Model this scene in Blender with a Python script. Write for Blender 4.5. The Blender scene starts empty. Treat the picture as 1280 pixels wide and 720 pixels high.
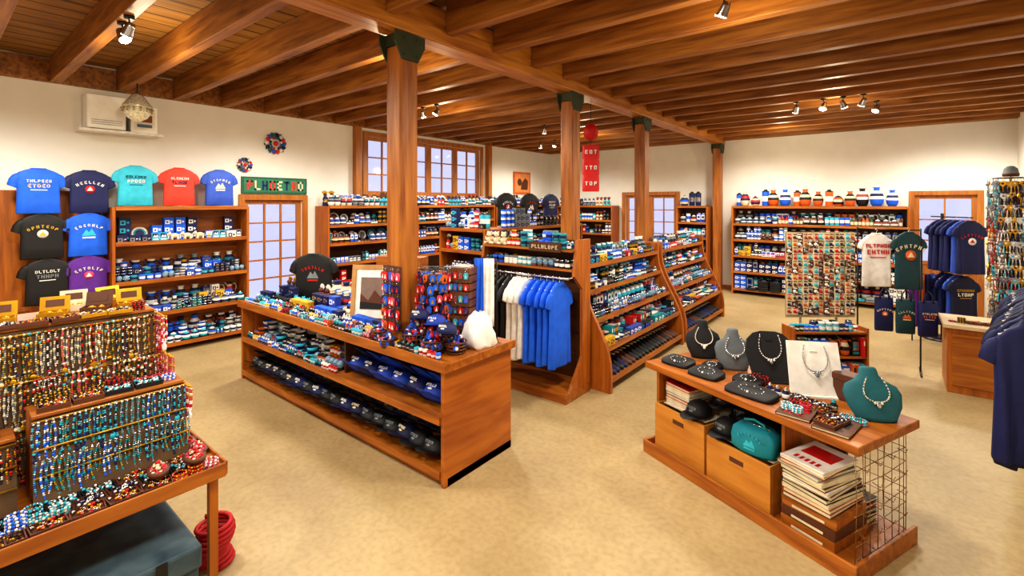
import bpy, math, random, bmesh
from mathutils import Matrix, Vector
R=random.Random(7)
pi=math.pi
def lin(h):
    h=h.lstrip('#'); o=[]
    for i in (0,2,4):
        c=int(h[i:i+2],16)/255.0
        o.append(c/12.92 if c<=.04045 else ((c+.055)/1.055)**2.4)
    return (o[0],o[1],o[2],1)
MATS={}
def mt(hexc,rough=.5,metal=0.0,var=.12,scale=14.0,emit=0.0,name=None):
    key=(hexc,rough,metal,emit)
    if key in MATS: return MATS[key]
    m=bpy.data.materials.new(name or 'surface_'+hexc); m.use_nodes=True
    nt=m.node_tree; b=nt.nodes['Principled BSDF']
    c=lin(hexc)
    tc=nt.nodes.new('ShaderNodeTexCoord'); n=nt.nodes.new('ShaderNodeTexNoise'); n.inputs['Scale'].default_value=scale
    nt.links.new(tc.outputs['Object'],n.inputs['Vector'])
    r=nt.nodes.new('ShaderNodeValToRGB'); r.color_ramp.elements[0].position=.3; r.color_ramp.elements[1].position=.7
    r.color_ramp.elements[0].color=tuple(x*(1-var) for x in c[:3])+(1,)
    r.color_ramp.elements[1].color=tuple(min(1,x*(1+var)) for x in c[:3])+(1,)
    nt.links.new(n.outputs['Fac'],r.inputs['Fac']); nt.links.new(r.outputs['Color'],b.inputs['Base Color'])
    b.inputs['Roughness'].default_value=rough; b.inputs['Metallic'].default_value=metal
    if emit:
        b.inputs['Emission Color'].default_value=c; b.inputs['Emission Strength'].default_value=emit
    MATS[key]=m; return m
def wood(name,c1,c2,stretch=(1,12,12),rough=.42,scale=2.2,planks=None):
    m=bpy.data.materials.new(name); m.use_nodes=True
    nt=m.node_tree; b=nt.nodes['Principled BSDF']
    tc=nt.nodes.new('ShaderNodeTexCoord'); mp=nt.nodes.new('ShaderNodeMapping')
    mp.inputs['Scale'].default_value=stretch
    oi=nt.nodes.new('ShaderNodeObjectInfo'); ad=nt.nodes.new('ShaderNodeVectorMath'); ad.operation='ADD'
    ml=nt.nodes.new('ShaderNodeMath'); ml.operation='MULTIPLY'; ml.inputs[1].default_value=37.0
    nt.links.new(oi.outputs['Random'],ml.inputs[0]); nt.links.new(ml.outputs[0],ad.inputs[1])
    nt.links.new(tc.outputs['Object'],mp.inputs['Vector']); nt.links.new(mp.outputs['Vector'],ad.inputs[0])
    n=nt.nodes.new('ShaderNodeTexNoise'); n.inputs['Scale'].default_value=scale; n.inputs['Detail'].default_value=6; n.inputs['Distortion'].default_value=.5
    nt.links.new(ad.outputs[0],n.inputs['Vector'])
    r=nt.nodes.new('ShaderNodeValToRGB'); r.color_ramp.elements[0].position=.3; r.color_ramp.elements[1].position=.7
    r.color_ramp.elements[0].color=lin(c1); r.color_ramp.elements[1].color=lin(c2)
    nt.links.new(n.outputs['Fac'],r.inputs['Fac'])
    out=r.outputs['Color']
    if planks:
        w=nt.nodes.new('ShaderNodeTexWave'); w.wave_type='BANDS'; w.bands_direction=planks[0]; w.inputs['Scale'].default_value=planks[1]
        nt.links.new(tc.outputs['Object'],w.inputs['Vector'])
        rr=nt.nodes.new('ShaderNodeValToRGB'); rr.color_ramp.elements[0].position=0; rr.color_ramp.elements[1].position=.06
        rr.color_ramp.elements[0].color=(.15,.12,.1,1); rr.color_ramp.elements[1].color=(1,1,1,1)
        nt.links.new(w.outputs['Fac'],rr.inputs['Fac'])
        mx=nt.nodes.new('ShaderNodeMix'); mx.data_type='RGBA'; mx.blend_type='MULTIPLY'; mx.inputs[0].default_value=1
        nt.links.new(out,mx.inputs[6]); nt.links.new(rr.outputs['Color'],mx.inputs[7]); out=mx.outputs[2]
    nt.links.new(out,b.inputs['Base Color'])
    b.inputs['Roughness'].default_value=rough
    return m
WX=wood('honey_wood_x','#84430e','#b66e22',(1,10,10)); WY=wood('honey_wood_y','#84430e','#b66e22',(10,1,10)); WZ=wood('honey_wood_z','#88450c','#b86a1c',(10,10,1))
JX=wood('joist_wood','#6a3a12','#b0742e',(.7,9,9),.5); GY=wood('girder_wood','#8c4c16','#c68634',(9,.7,9)); PZ=wood('post_wood','#7c4010','#b8742a',(9,9,.8))
DECK=wood('deck_wood','#7c541e','#ac7a30',(8,.8,8),.7,planks=('X',1.3)); DW=wood('dark_wood','#46260f','#643a1c',(1,9,9)); DOORW=wood('door_wood','#94541a','#b8742c',(9,9,1))
def glass():
    m=bpy.data.materials.new('window_glass'); m.use_nodes=True; nt=m.node_tree
    for n in list(nt.nodes): nt.nodes.remove(n)
    o=nt.nodes.new('ShaderNodeOutputMaterial'); t=nt.nodes.new('ShaderNodeBsdfTransparent'); g=nt.nodes.new('ShaderNodeBsdfGlossy'); g.inputs['Roughness'].default_value=.05
    mx=nt.nodes.new('ShaderNodeMixShader'); mx.inputs[0].default_value=.05
    nt.links.new(t.outputs[0],mx.inputs[1]); nt.links.new(g.outputs[0],mx.inputs[2]); nt.links.new(mx.outputs[0],o.inputs[0]); return m
GL=glass()
def floor_mat():
    m=bpy.data.materials.new('polished_concrete'); m.use_nodes=True; nt=m.node_tree; b=nt.nodes['Principled BSDF']
    tc=nt.nodes.new('ShaderNodeTexCoord')
    n1=nt.nodes.new('ShaderNodeTexNoise'); n1.inputs['Scale'].default_value=1.1; n1.inputs['Detail'].default_value=10; n1.inputs['Roughness'].default_value=.65
    n2=nt.nodes.new('ShaderNodeTexNoise'); n2.inputs['Scale'].default_value=26; n2.inputs['Detail'].default_value=8
    for n in (n1,n2): nt.links.new(tc.outputs['Object'],n.inputs['Vector'])
    r=nt.nodes.new('ShaderNodeValToRGB'); e=r.color_ramp.elements; e[0].position=.3; e[1].position=.7
    e[0].color=lin('#a38c62'); e[1].color=lin('#c0aa7e')
    nt.links.new(n1.outputs['Fac'],r.inputs['Fac'])
    r2=nt.nodes.new('ShaderNodeValToRGB'); r2.color_ramp.elements[0].position=.32; r2.color_ramp.elements[0].color=(.86,.85,.82,1); r2.color_ramp.elements[1].position=.58
    nt.links.new(n2.outputs['Fac'],r2.inputs['Fac'])
    mx=nt.nodes.new('ShaderNodeMix'); mx.data_type='RGBA'; mx.blend_type='MULTIPLY'; mx.inputs[0].default_value=1
    nt.links.new(r.outputs['Color'],mx.inputs[6]); nt.links.new(r2.outputs['Color'],mx.inputs[7])
    nt.links.new(mx.outputs[2],b.inputs['Base Color']); b.inputs['Roughness'].default_value=.5; return m
FLOOR=floor_mat(); WALL=mt('#e6e2d8',.85,0,.03,3)
MET=mt('#3a3a3c',.35,.8); CHR=mt('#b8b8bc',.25,1); BLK=mt('#0e0e12',.6); NVY=mt('#0e1850',.65); BLU=mt('#1060e0',.65); WHT=mt('#f0eee8',.6); RED=mt('#c41414',.55); TEA=mt('#108c98',.6); GLD=mt('#c9971f',.35,.6); GRY=mt('#7c8488',.7); PUR=mt('#5c2490',.7); ORG=mt('#cc5c18',.6); CRM=mt('#ddd0ae',.6); GRN=mt('#1e5a40',.6); SLT=mt('#3054b8',.65); PNK=mt('#d04468',.6); TUR=mt('#30b4cc',.6); BRN=mt('#5a3018',.6); YEL=mt('#dcb02c',.5); COR=mt('#e03e2c',.7); RUST=mt('#a03c18',.6); DTL=mt('#123c44',.7)
CN={'red':RED,'blue':BLU,'navy':NVY,'white':WHT,'black':BLK,'teal':TEA,'gold':GLD,'gray':GRY,'purple':PUR,'orange':ORG,'cream':CRM,'green':GRN,'slate blue':SLT,'pink':PNK,'turquoise':TUR,'brown':BRN,'yellow':YEL,'coral red':COR,'rust':RUST,'silver':CHR,'dark teal':DTL,'midnight blue':mt('#0a1138',.7)}

class M:
    def __init__(s): s.v=[];s.f=[];s.m=[];s.s=[]
    def add(s,vs,fs,mi=0,sm=False,T=None):
        o=len(s.v)
        for p in vs: s.v.append(tuple(T@Vector(p)) if T else tuple(p))
        for i,f in enumerate(fs):
            s.f.append([k+o for k in f]); s.m.append(mi[i] if isinstance(mi,list) else mi); s.s.append(sm)
        return s
    def box(s,x0,x1,y0,y1,z0,z1,mi=0,T=None):
        return s.add([(x0,y0,z0),(x1,y0,z0),(x1,y1,z0),(x0,y1,z0),(x0,y0,z1),(x1,y0,z1),(x1,y1,z1),(x0,y1,z1)],
          [(0,3,2,1),(4,5,6,7),(0,1,5,4),(1,2,6,5),(2,3,7,6),(3,0,4,7)],mi,False,T)
    def loft(s,rings,mi=0,sm=True,caps=True,T=None):
        n=len(rings[0]); vs=[p for r in rings for p in r]; fs=[];ms=[]
        for i in range(len(rings)-1):
            for j in range(n):
                k=(j+1)%n; fs.append((i*n+j,i*n+k,(i+1)*n+k,(i+1)*n+j)); ms.append(mi[i] if isinstance(mi,list) else mi)
        if caps:
            fs.append(tuple(range(n))[::-1]); ms.append(ms[0]); fs.append(tuple((len(rings)-1)*n+j for j in range(n))); ms.append(ms[-2])
        return s.add(vs,fs,ms,sm,T)
    def lathe(s,prof,n=12,mi=0,c=(0,0,0),T=None,sm=True,sx=1,sy=1):
        rings=[[(c[0]+p[0]*sx*math.cos(2*pi*j/n),c[1]+p[0]*sy*math.sin(2*pi*j/n),c[2]+p[1]) for j in range(n)] for p in prof]
        ms=[p[2] if len(p)>2 else mi for p in prof]
        return s.loft(rings,ms,sm,True,T)
    def ball(s,c,r,n=8,mi=0,sx=1,sy=1,sz=1,T=None):
        k=max(4,n//2+1)
        return s.lathe([(max(.02*r,r*math.sin(pi*i/k)),-r*sz*math.cos(pi*i/k)) for i in range(k+1)],n,mi,c,T,True,sx,sy)
    def ext(s,poly,y0,y1,mi=0,T=None):
        n=len(poly); vs=[(p[0],y0,p[1]) for p in poly]+[(p[0],y1,p[1]) for p in poly]
        fs=[tuple(range(n)),tuple(range(n,2*n))[::-1]]+[(i,i+n,(i+1)%n+n,(i+1)%n) for i in range(n)]
        return s.add(vs,fs,mi,False,T)
    def tube(s,pts,r,n=6,mi=0,closed=False):
        P=[Vector(p) for p in pts]; rings=[]; L=len(P)
        for i,p in enumerate(P):
            if closed: t=P[(i+1)%L]-P[i-1]
            else: t=P[min(i+1,L-1)]-P[max(i-1,0)]
            t.normalize(); u=Vector((0,0,1)) if abs(t.z)<.9 else Vector((1,0,0))
            a=t.cross(u).normalized(); b=a.cross(t)
            rings.append([tuple(p+a*r*math.cos(2*pi*j/n)+b*r*math.sin(2*pi*j/n)) for j in range(n)])
        if closed: rings.append(rings[0])
        return s.loft(rings,mi,True,not closed)
    def mesh(s,name,mats):
        me=bpy.data.meshes.new(name); me.from_pydata(s.v,[],s.f)
        for m in (mats if isinstance(mats,(list,tuple)) else [mats]): me.materials.append(m)
        me.polygons.foreach_set('material_index',s.m); me.polygons.foreach_set('use_smooth',s.s)
        bm=bmesh.new(); bm.from_mesh(me); bmesh.ops.recalc_face_normals(bm,faces=bm.faces); bm.to_mesh(me); bm.free(); me.update(); return me
COL=bpy.context.scene.collection
def O(name,data=None,loc=(0,0,0),rot=(0,0,0),parent=None,label=None,cat=None,group=None,kind=None,bev=0):
    o=bpy.data.objects.new(name,data); COL.objects.link(o); o.location=loc; o.rotation_euler=rot
    if data is None: o.empty_display_size=.1
    if parent: o.parent=parent
    if label: o['label']=label
    if cat: o['category']=cat
    if group: o['group']=group
    if kind: o['kind']=kind
    if bev:
        b=o.modifiers.new('bevel','BEVEL'); b.width=bev; b.segments=2; b.limit_method='ANGLE'
    return o
def bx(x0,x1,y0,y1,z0,z1,mat,name='board'): return M().box(x0,x1,y0,y1,z0,z1).mesh(name,mat)
class F:
    def __init__(s,x,y,z=0,deg=0):
        s.o=(x,y,z); s.a=math.radians(deg); s.c=math.cos(s.a); s.s=math.sin(s.a)
    def pt(s,x,y,z=0): return (s.o[0]+x*s.c-y*s.s, s.o[1]+x*s.s+y*s.c, s.o[2]+z)

# ---------------- room shell
XL,XR,YF,YB,ZC=-7.9,1.7,-2.4,11.7,3.75
O('floor',bx(XL-.2,XR+.2,YF-.2,YB+.2,-.1,0,FLOOR),kind='structure')
def wallm(L,H,ops,mat):
    m=M(); x=0
    for (a,b,z0,z1) in sorted(ops):
        m.box(x,a,0,.18,0,H)
        if z0>0: m.box(a,b,0,.18,0,z0)
        m.box(a,b,0,.18,z1,H); x=b
    m.box(x,L,0,.18,0,H); return m.mesh('wall',mat)
fl=F(XL,YF,0,90)
O('wall_left',wallm(YB-YF,ZC,[(3.15-YF,4.08-YF,0,2.05),(5.36-YF,8.6-YF,2.17,3.3)],WALL),fl.o,(0,0,fl.a),kind='structure')
O('wall_back',wallm(XR-XL,ZC,[(-5.5-XL,-4.15-XL,0,2.2),(.36-XL,1.21-XL,0,2.15)],WALL),(XL,YB,0),kind='structure')
O('wall_right',bx(0,.18,YF,YB,0,ZC,WALL),(XR,0,0),kind='structure')
O('wall_front',bx(XL,XR,-.18,0,0,ZC,WALL),(0,YF,0),kind='structure')
O('ceiling',bx(XL-.2,XR+.2,YF-.2,YB+.2,ZC,ZC+.1,DECK),kind='structure')
O('trim_1',bx(0,.05,YF,YB,3.45,3.72,JX),(XL,0,0),kind='structure')
O('trim_2',bx(XL+.05,XR,-.05,0,3.45,3.72,JX),(0,YB,0),kind='structure')
O('baseboard_left',bx(0,.02,YF,3.05,0,.1,WX),(XL,0,0),kind='structure')
O('baseboard_back',bx(-4.05,.27,-.02,0,0,.1,WX),(0,YB,0),kind='structure')
GX=-3.1
jl=bx(0,GX-.12-XL-.055,-.05,.05,3.45,3.745,JX,'joist_a'); jr=bx(0,XR-GX-.12,-.05,.05,3.45,3.745,JX,'joist_b')
y=-2.1
while y<11.6:
    O('ceiling_joist',jl,(XL+.052,y,0),label='orange-brown timber joist below plank ceiling',cat='beam',group='ceiling joists',bev=.006)
    O('ceiling_joist',jr,(GX+.12,y,0),label='orange-brown timber joist below plank ceiling',cat='beam',group='ceiling joists',bev=.006)
    y+=.62
O('ceiling_girder',bx(-.115,.115,YF,YB-.06,3.36,3.66,GY),(GX,0,0),label='long honey-coloured timber girder carried by posts',cat='beam',bev=.012)
cap=M()
cap.box(-.092,.092,-.1,.1,3.26,3.355)
for sy in (-1,1):
    cap.ext([(-.08,3.14),(.08,3.14),(.15,3.27),(.15,3.355),(-.15,3.355),(-.15,3.27)],sy*.098-.008,sy*.098+.008)
for a in(-.06,.06):
    for z in (3.18,3.31):
        for sy in(-1,1): cap.ball((a,sy*.108,z),.01,6)
capm=cap.mesh('bracket',mt('#3c4430',.55,.3))
for y in (2.44,5.03,7.19,11.45):
    z0=.87 if y<3 else 0
    p=O('wooden_post',None,(GX,y,z0),label='square orange timber post with small green bracket',cat='post',group='timber posts')
    O('shaft',bx(-.09,.09,-.09,.09,0,3.26-z0,PZ),parent=p,bev=.015); O('bracket',capm,(0,0,-z0),parent=p,rot=(0,0,pi/2))

def opening(name,fr,w,h,z0,cols,rows,door=False,low=.85):
    e=O(name,None,fr.o,(0,0,fr.a),kind='structure')
    t=.07; zb=z0+(low if door else 0)
    m=M(); m.box(0,t,.04,.1,z0,z0+h).box(w-t,w,.04,.1,z0,z0+h).box(t,w-t,.04,.1,z0+h-t,z0+h).box(t,w-t,.04,.1,zb,zb+t)
    if door: m.box(t,w-t,.055,.085,z0+.02,zb).box(t,w-t,.04,.1,z0+.01,z0+.14)
    O('frame',m.mesh('frame',DOORW),parent=e,bev=.004)
    m=M()
    for i in range(1,cols): x=t+(w-2*t)*i/cols; m.box(x-.012,x+.012,.05,.09,zb+t,z0+h-t)
    for i in range(1,rows):
        z=zb+t+(h-(zb-z0)-2*t)*i/rows; m.box(t,w-t,.052,.088,z-.012,z+.012)
    O('muntin',m.mesh('muntin',DOORW),parent=e)
    O('pane',bx(t,w-t,.067,.073,zb+t,z0+h-t,GL),parent=e)
    if door:
        hm=M(); hm.lathe([(.03,0),(.03,.01),(.012,.015),(.012,.05),(.028,.055),(.026,.08),(.01,.09)],12,0,(0,0,0),Matrix.Translation((w-.05,.04,1.0))@Matrix.Rotation(pi/2,4,'X'))
        O('door_handle',hm.mesh('knob',GLD),parent=e)
    return e
def casing(name,fr,w,z0,z1,dw=.09):
    m=M(); m.box(-dw,0,-.03,.0,max(z0-dw,0),z1+dw).box(w,w+dw,-.03,0,max(z0-dw,0),z1+dw).box(0,w,-.03,0,z1,z1+dw)
    if z0>0: m.box(0,w,-.05,0,z0-dw,z0)
    O(name,m.mesh('casing',DOORW),fr.o,(0,0,fr.a),kind='structure',bev=.004)
f=F(XL,3.15,0,90); opening('door_1',f,.93,2.05,0,3,5,True,.4); casing('trim_3',f,.93,0,2.05)
for i in range(4):
    f=F(XL,5.36+i*.81,0,90); opening('window_%d'%(i+1),f,.81,1.13,2.17,2,3)
casing('trim_4',F(XL,5.36,0,90),3.24,2.17,3.3)
O('trim_7',bx(0,.12,-.06,.06,2.0,3.45,DOORW),(XL,5.12,0),kind='structure'); O('trim_8',bx(0,.12,-.06,.06,2.0,3.45,DOORW),(XL,8.85,0),kind='structure')
f=F(-5.5,YB,0,0); opening('door_2',f,.675,2.2,0,2,4,True); opening('door_3',F(-4.825,YB,0,0),.675,2.2,0,2,4,True); casing('trim_5',f,1.35,0,2.2)
f=F(.36,YB,0,0); opening('door_4',f,.85,2.15,0,2,3,True); casing('trim_6',f,.85,0,2.15,.08)

# ---------------- merchandise kinds
K={}
def kind(name,w,h,cat,variants): K[name]=dict(w=w,h=h,cat=cat,v=variants,n=0)
def mugs():
    o=[]
    for c,b in (('red','white'),('blue','white'),('white','navy'),('teal','navy'),('black','gold'),('navy','white'),('white','blue'),('blue','navy'),('navy','turquoise'),('black','silver')):
        m=M(); m.lathe([(.036,0),(.04,.01),(.04,.03,1),(.04,.065),(.041,.092),(.034,.092),(.034,.02)],12)
        m.tube([(.038,0,.075),(.06,0,.072),(.066,0,.05),(.058,0,.028),(.038,0,.022)],.006,5)
        o.append((m.mesh('mug',[CN[c],CN[b]]),'%s ceramic souvenir mug with %s band'%(c,b)))
    return o
kind('mug',.1,.094,'mug',mugs())
def pots(prof,cols,nm,txt):
    o=[]
    for cs in cols: o.append((M().lathe(prof,14).mesh(nm,[CN[c] for c in cs]),txt%(cs[0],cs[1])))
    return o
PC=[('white','navy','teal'),('black','white','rust'),('navy','cream','blue'),('cream','navy','red'),('blue','white','navy'),('orange','black','cream'),('navy','turquoise','white'),('white','black','gray'),('teal','white','navy'),('gray','navy','white')]
kind('vase',.128,.21,'vase',pots([(.035,0,0),(.055,.04,0),(.062,.08,1),(.06,.11,2),(.05,.14,1),(.026,.17,0),(.024,.19,0),(.034,.205,0),(.028,.205,0),(.02,.18,0)],PC,'vase','%s pottery vase with %s painted bands'))
kind('pottery_jar',.125,.15,'pottery',pots([(.035,0,0),(.056,.03,1),(.062,.06,2),(.058,.09,0),(.04,.11,0),(.044,.115,1),(.02,.135,1),(.01,.14,2),(.012,.15,2),(.004,.155,2)],PC,'jar','%s lidded pottery jar with %s bands'))
kind('pottery_bowl',.132,.072,'bowl',pots([(.03,0,0),(.032,.008,0),(.055,.035,1),(.065,.07,0),(.06,.07,0),(.048,.035,1),(.01,.014,0)],PC,'bowl','%s painted bowl with %s rim band'))
kind('souvenir_tin',.075,.042,'tin',pots([(.034,0,0),(.036,.004,0),(.036,.026,1),(.038,.027,1),(.038,.038,1),(.03,.04,2)],[('navy','silver','white'),('silver','navy','blue'),('black','silver','white'),('blue','white','navy'),('teal','silver','navy'),('white','navy','blue')],'tin','small round %s tin with %s lid'))
kind('trinket_jar',.058,.085,'trinket jar',pots([(.02,0,0),(.026,.012,1),(.026,.04,0),(.014,.055,0),(.017,.062,2),(.01,.072,2),(.003,.084,1)],[('silver','navy','blue'),('blue','silver','white'),('navy','white','silver'),('black','silver','teal'),('white','blue','silver'),('teal','navy','silver'),('silver','black','red')],'trinket','tiny %s trinket jar with %s stripe'))
def pitchers():
    o=[]
    for cs in PC:
        m=M(); m.lathe([(.03,0,0),(.046,.02,0),(.052,.06,1),(.046,.1,2),(.03,.14,0),(.032,.165,1),(.036,.18,1),(.03,.18,1)],14)
        m.tube([(.03,0,.165),(.065,0,.16),(.075,0,.12),(.066,0,.08),(.047,0,.06)],.007,6); m.ext([(-.036,.155),(-.05,.185),(-.03,.18)],-.012,.012)
        o.append((m.mesh('pitcher',[CN[c] for c in cs]),'%s pottery pitcher with %s bands'%(cs[0],cs[1])))
    return o
kind('pitcher',.125,.19,'pitcher',pitchers())
def tallboxes():
    o=[]
    for c,b,d in (('navy','white','blue'),('white','blue','navy'),('blue','white','navy'),('black','silver','teal'),('red','white','navy'),('teal','white','navy'),('slate blue','silver','white'),('navy','turquoise','white')):
        m=M(); m.box(-.04,.04,-.035,.035,0,.165).box(-.032,.032,-.0365,-.035,.06,.15,1).ball((0,-.036,.105),.024,9,2,1,.2,1).box(-.03,.03,-.0365,-.035,.02,.045,2).box(-.02,.02,-.01,.01,.165,.18,1)
        o.append((m.mesh('tallbox',[CN[c],CN[b],CN[d]]),'tall %s souvenir carton with %s window'%(c,b)))
    return o
kind('souvenir_carton',.083,.182,'carton',tallboxes())
def plates():
    o=[]
    for cs in PC:
        m=M(); T=Matrix.Translation((0,.02,.095))@Matrix.Rotation(math.radians(78),4,'X')
        m.lathe([(.04,-.008,0),(.055,-.006,0),(.09,.006,1),(.092,.008,1),(.07,.002,0),(.05,-.002,2),(.02,-.002,1)],20,0,(0,0,0),T)
        m.tube([(-.05,-.02,.004),(-.04,.03,.004),(0,.07,.004),(.04,.03,.004),(.05,-.02,.004)],.004,4,3).tube([(0,.07,.004),(0,.045,.11)],.004,4,3)
        o.append((m.mesh('plate',[CN[c] for c in cs]+[MET]),'%s decorative plate with %s rim on stand'%(cs[0],cs[1])))
    return o
kind('decorative_plate',.185,.19,'plate',plates())
def figs():
    o=[]
    for c in ('black','brown','white','turquoise','cream','gray'):
        m=M(); m.ball((0,0,.06),.035,10,0,1.5,1,1); m.ball((-.055,0,.085),.024,8); m.ball((-.078,0,.08),.011,6)
        for a in(-.03,.035):
            for b in(-.018,.018): m.lathe([(.013,0),(.011,.02),(.014,.05)],7,0,(a,b,0))
        for b in(-.014,.014): m.ball((-.05,b,.108),.008,6)
        m.ball((.055,0,.07),.009,6)
        o.append((m.mesh('figurine',[CN[c]]),'%s carved bear figurine on display shelf'%c))
    return o
kind('animal_figurine',.15,.12,'figurine',figs())
def globes():
    o=[]
    for c in ('black','red','navy','brown'):
        m=M(); m.lathe([(.038,0,0),(.038,.015,0),(.03,.025,0),(.03,.03,1),(.04,.055,1),(.036,.08,1),(.02,.095,1),(.003,.1,1)],12)
        o.append((m.mesh('globe',[CN[c],mt('#7898b0',.08,0,.5,60)]),'small snow globe with %s base'%c))
    return o
kind('snow_globe',.082,.1,'snow globe',globes())
def gboxes():
    o=[]
    for c,b,s in (('white','navy',1),('navy','silver',.9),('yellow','brown',1.1),('red','white',.9),('teal','white',1),('black','silver',.8),('blue','white',1),('gray','navy',1),('slate blue','white',1),('navy','turquoise',1.1),('black','blue',.9),('navy','white',1)):
        m=M(); w=.055*s; h=.1*s
        m.box(-w,w,-.04,.04,0,h*.8).box(-w-.003,w+.003,-.043,.043,h*.8,h).box(-w*.85,w*.1,-.042,-.04,h*.12,h*.65,1).ball((w*.5,-.04,h*.4),.016,7,1,1,.3,1).box(-w*.6,-w*.2,-.0435,-.042,h*.25,h*.5,0)
        o.append((m.mesh('giftbox',[CN[c],CN[b]]),'small %s boxed souvenir with %s panel'%(c,b)))
    return o
kind('gift_box',.125,.102,'box',gboxes())
def books():
    o=[]
    for c,b,t in (('red','cream',.022),('navy','white',.03),('brown','gold',.035),('teal','white',.02),('orange','black',.026),('green','cream',.03),('black','white',.024)):
        m=M(); m.box(-t/2,-t/2+.003,-.075,.07,0,.2).box(t/2-.003,t/2,-.075,.07,0,.2).box(-t/2,t/2,-.078,-.074,0,.2).box(-t/2+.003,t/2-.003,-.074,.065,.004,.196,1).box(-t/2+.004,t/2-.004,-.0795,-.078,.12,.17,2)
        o.append((m.mesh('book',[CN[c],WHT,CN[b]]),'upright %s book with %s spine title block'%(c,b)))
    return o
kind('book',.034,.2,'book',books())
def jars():
    o=[]
    for c,l in (('red','gold'),('navy','silver'),('turquoise','white'),('orange','black'),('white','gray'),('purple','gold'),('blue','silver'),('black','silver')):
        m=M(); m.lathe([(.03,0,0),(.034,.006,0),(.034,.02,2),(.034,.055,0),(.034,.07,0),(.028,.076,1),(.032,.077,1),(.032,.096,1),(.028,.098,1)],12)
        o.append((m.mesh('jarc',[CN[c],CN[l],WHT]),'%s glass jar with %s lid'%(c,l)))
    return o
kind('candle_jar',.072,.099,'jar',jars())
def shots():
    o=[]
    for c in ('blue','red','white','teal','navy','yellow','turquoise','black'):
        m=M(); m.lathe([(.017,0,0),(.019,.004,0),(.02,.02,1),(.022,.04,0),(.024,.058,0),(.02,.058,0),(.017,.01,0)],10)
        o.append((m.mesh('shot',[CN[c],CN['white' if c!='white' else 'red']]),'small %s souvenir shot glass'%c))
    return o
kind('shot_glass',.052,.06,'shot glass',shots())
def dolls():
    o=[]
    for c,b in (('red','white'),('turquoise','brown'),('navy','gold'),('cream','rust'),('white','black')):
        m=M(); m.lathe([(.04,0,0),(.042,.01,0),(.036,.06,1),(.03,.1,0),(.026,.14,0),(.014,.15,2)],10); m.ball((0,0,.172),.028,10,2)
        for i in range(7):
            a=-.9+.3*i; m.ext([(-.006,.02),(.006,.02),(.008,.055),(0,.07),(-.008,.055)],.012,.016,1,Matrix.Translation((0,0,.172))@Matrix.Rotation(a,4,'Y'))
        for sx in(-1,1): m.tube([(sx*.024,0,.135),(sx*.045,-.01,.1),(sx*.03,-.028,.08)],.009,6,0)
        o.append((m.mesh('doll',[CN[c],CN[b],BRN]),'%s carved doll with %s feather headdress'%(c,b)))
    return o
kind('carved_doll',.11,.245,'doll',dolls())
def bottles():
    o=[]
    for c in ('brown','green','red','orange'):
        m=M(); m.lathe([(.026,0,0),(.029,.006,0),(.029,.03,1),(.029,.09,0),(.026,.115,0),(.011,.145,0),(.011,.17,2),(.013,.172,2),(.013,.19,2)],10)
        o.append((m.mesh('bottle',[CN[c],CRM,BLK]),'%s sauce bottle with cream label'%c))
    return o
kind('sauce_bottle',.062,.195,'bottle',bottles())
def tumblers():
    o=[]
    for c,b in (('blue','white'),('navy','silver'),('orange','white'),('turquoise','white'),('white','blue')):
        m=M(); m.lathe([(.03,0,0),(.036,.01,0),(.038,.06,1),(.039,.12,0),(.04,.17,2),(.038,.18,2),(.02,.185,2),(.018,.2,2)],12)
        o.append((m.mesh('tumbler',[CN[c],CN[b],BLK]),'tall %s drinking flask with %s band'%(c,b)))
    return o
kind('drinking_flask',.085,.2,'flask',tumblers())
def plaques():
    o=[]
    for c,b,d in (('white','blue','red'),('navy','white','gold'),('black','turquoise','white'),('gray','navy','white'),('blue','white','yellow'),('red','white','navy'),('turquoise','navy','white')):
        m=M(); T=Matrix.Rotation(-.15,4,'X'); m.box(-.042,.042,-.004,.004,0,.11,0,T).box(-.034,.034,-.006,-.004,.045,.1,1,T).ext([(-.03,.05),(-.01,.08),(.005,.06),(.018,.085),(.03,.05)],-.008,-.006,2,T).box(-.03,.03,-.006,-.004,.015,.03,2,T).box(-.01,.01,.0,.035,0,.004)
        o.append((m.mesh('plaque',[CN[c],CN[b],CN[d]]),'small standing %s picture plaque'%c))
    return o
kind('picture_plaque',.088,.112,'plaque',plaques())
def plush():
    o=[]
    for c in ('brown','cream','gray','navy','black'):
        m=M(); m.ball((0,0,.05),.048,10,0,1,.9,1.05); m.ball((0,-.005,.125),.036,10); m.ball((0,-.036,.118),.015,7,1)
        for s in(-1,1): m.ball((s*.026,0,.156),.013,7); m.ball((s*.045,-.03,.02),.02,7,0,1,1.5,1); m.ball((s*.05,-.015,.075),.014,7,0,1,1,1.8); m.ball((s*.012,-.035,.135),.004,5,2)
        o.append((m.mesh('plush',[CN[c],CRM,BLK]),'small seated %s plush bear'%c))
    return o
kind('plush_bear',.12,.17,'plush toy',plush())
def folded():
    o=[]
    for c in ('navy','black','blue','gray','white','slate blue','purple','teal'):
        m=M(); rings=[]
        for z,k in ((0,.94),(.006,1),(.03,1),(.038,.95)):
            rings.append([(k*.11*math.copysign(abs(math.cos(a))**.35,math.cos(a)),k*.13*math.copysign(abs(math.sin(a))**.35,math.sin(a)),z) for a in [2*pi*j/20+.1 for j in range(20)]])
        m.loft(rings); m.tube([(.05*math.cos(a),-.06+.03*math.sin(a),.04) for a in [2*pi*j/14 for j in range(14)]],.006,5,0,True)
        m.box(-.04,.04,.0,.05,.0375,.0395,1)
        o.append((m.mesh('folded',[CN[c],CN['white' if c!='white' else 'red']]),'%s folded shirt with printed chest'%c))
    return o
kind('folded_shirt',.23,.043,'shirt',folded())
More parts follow.
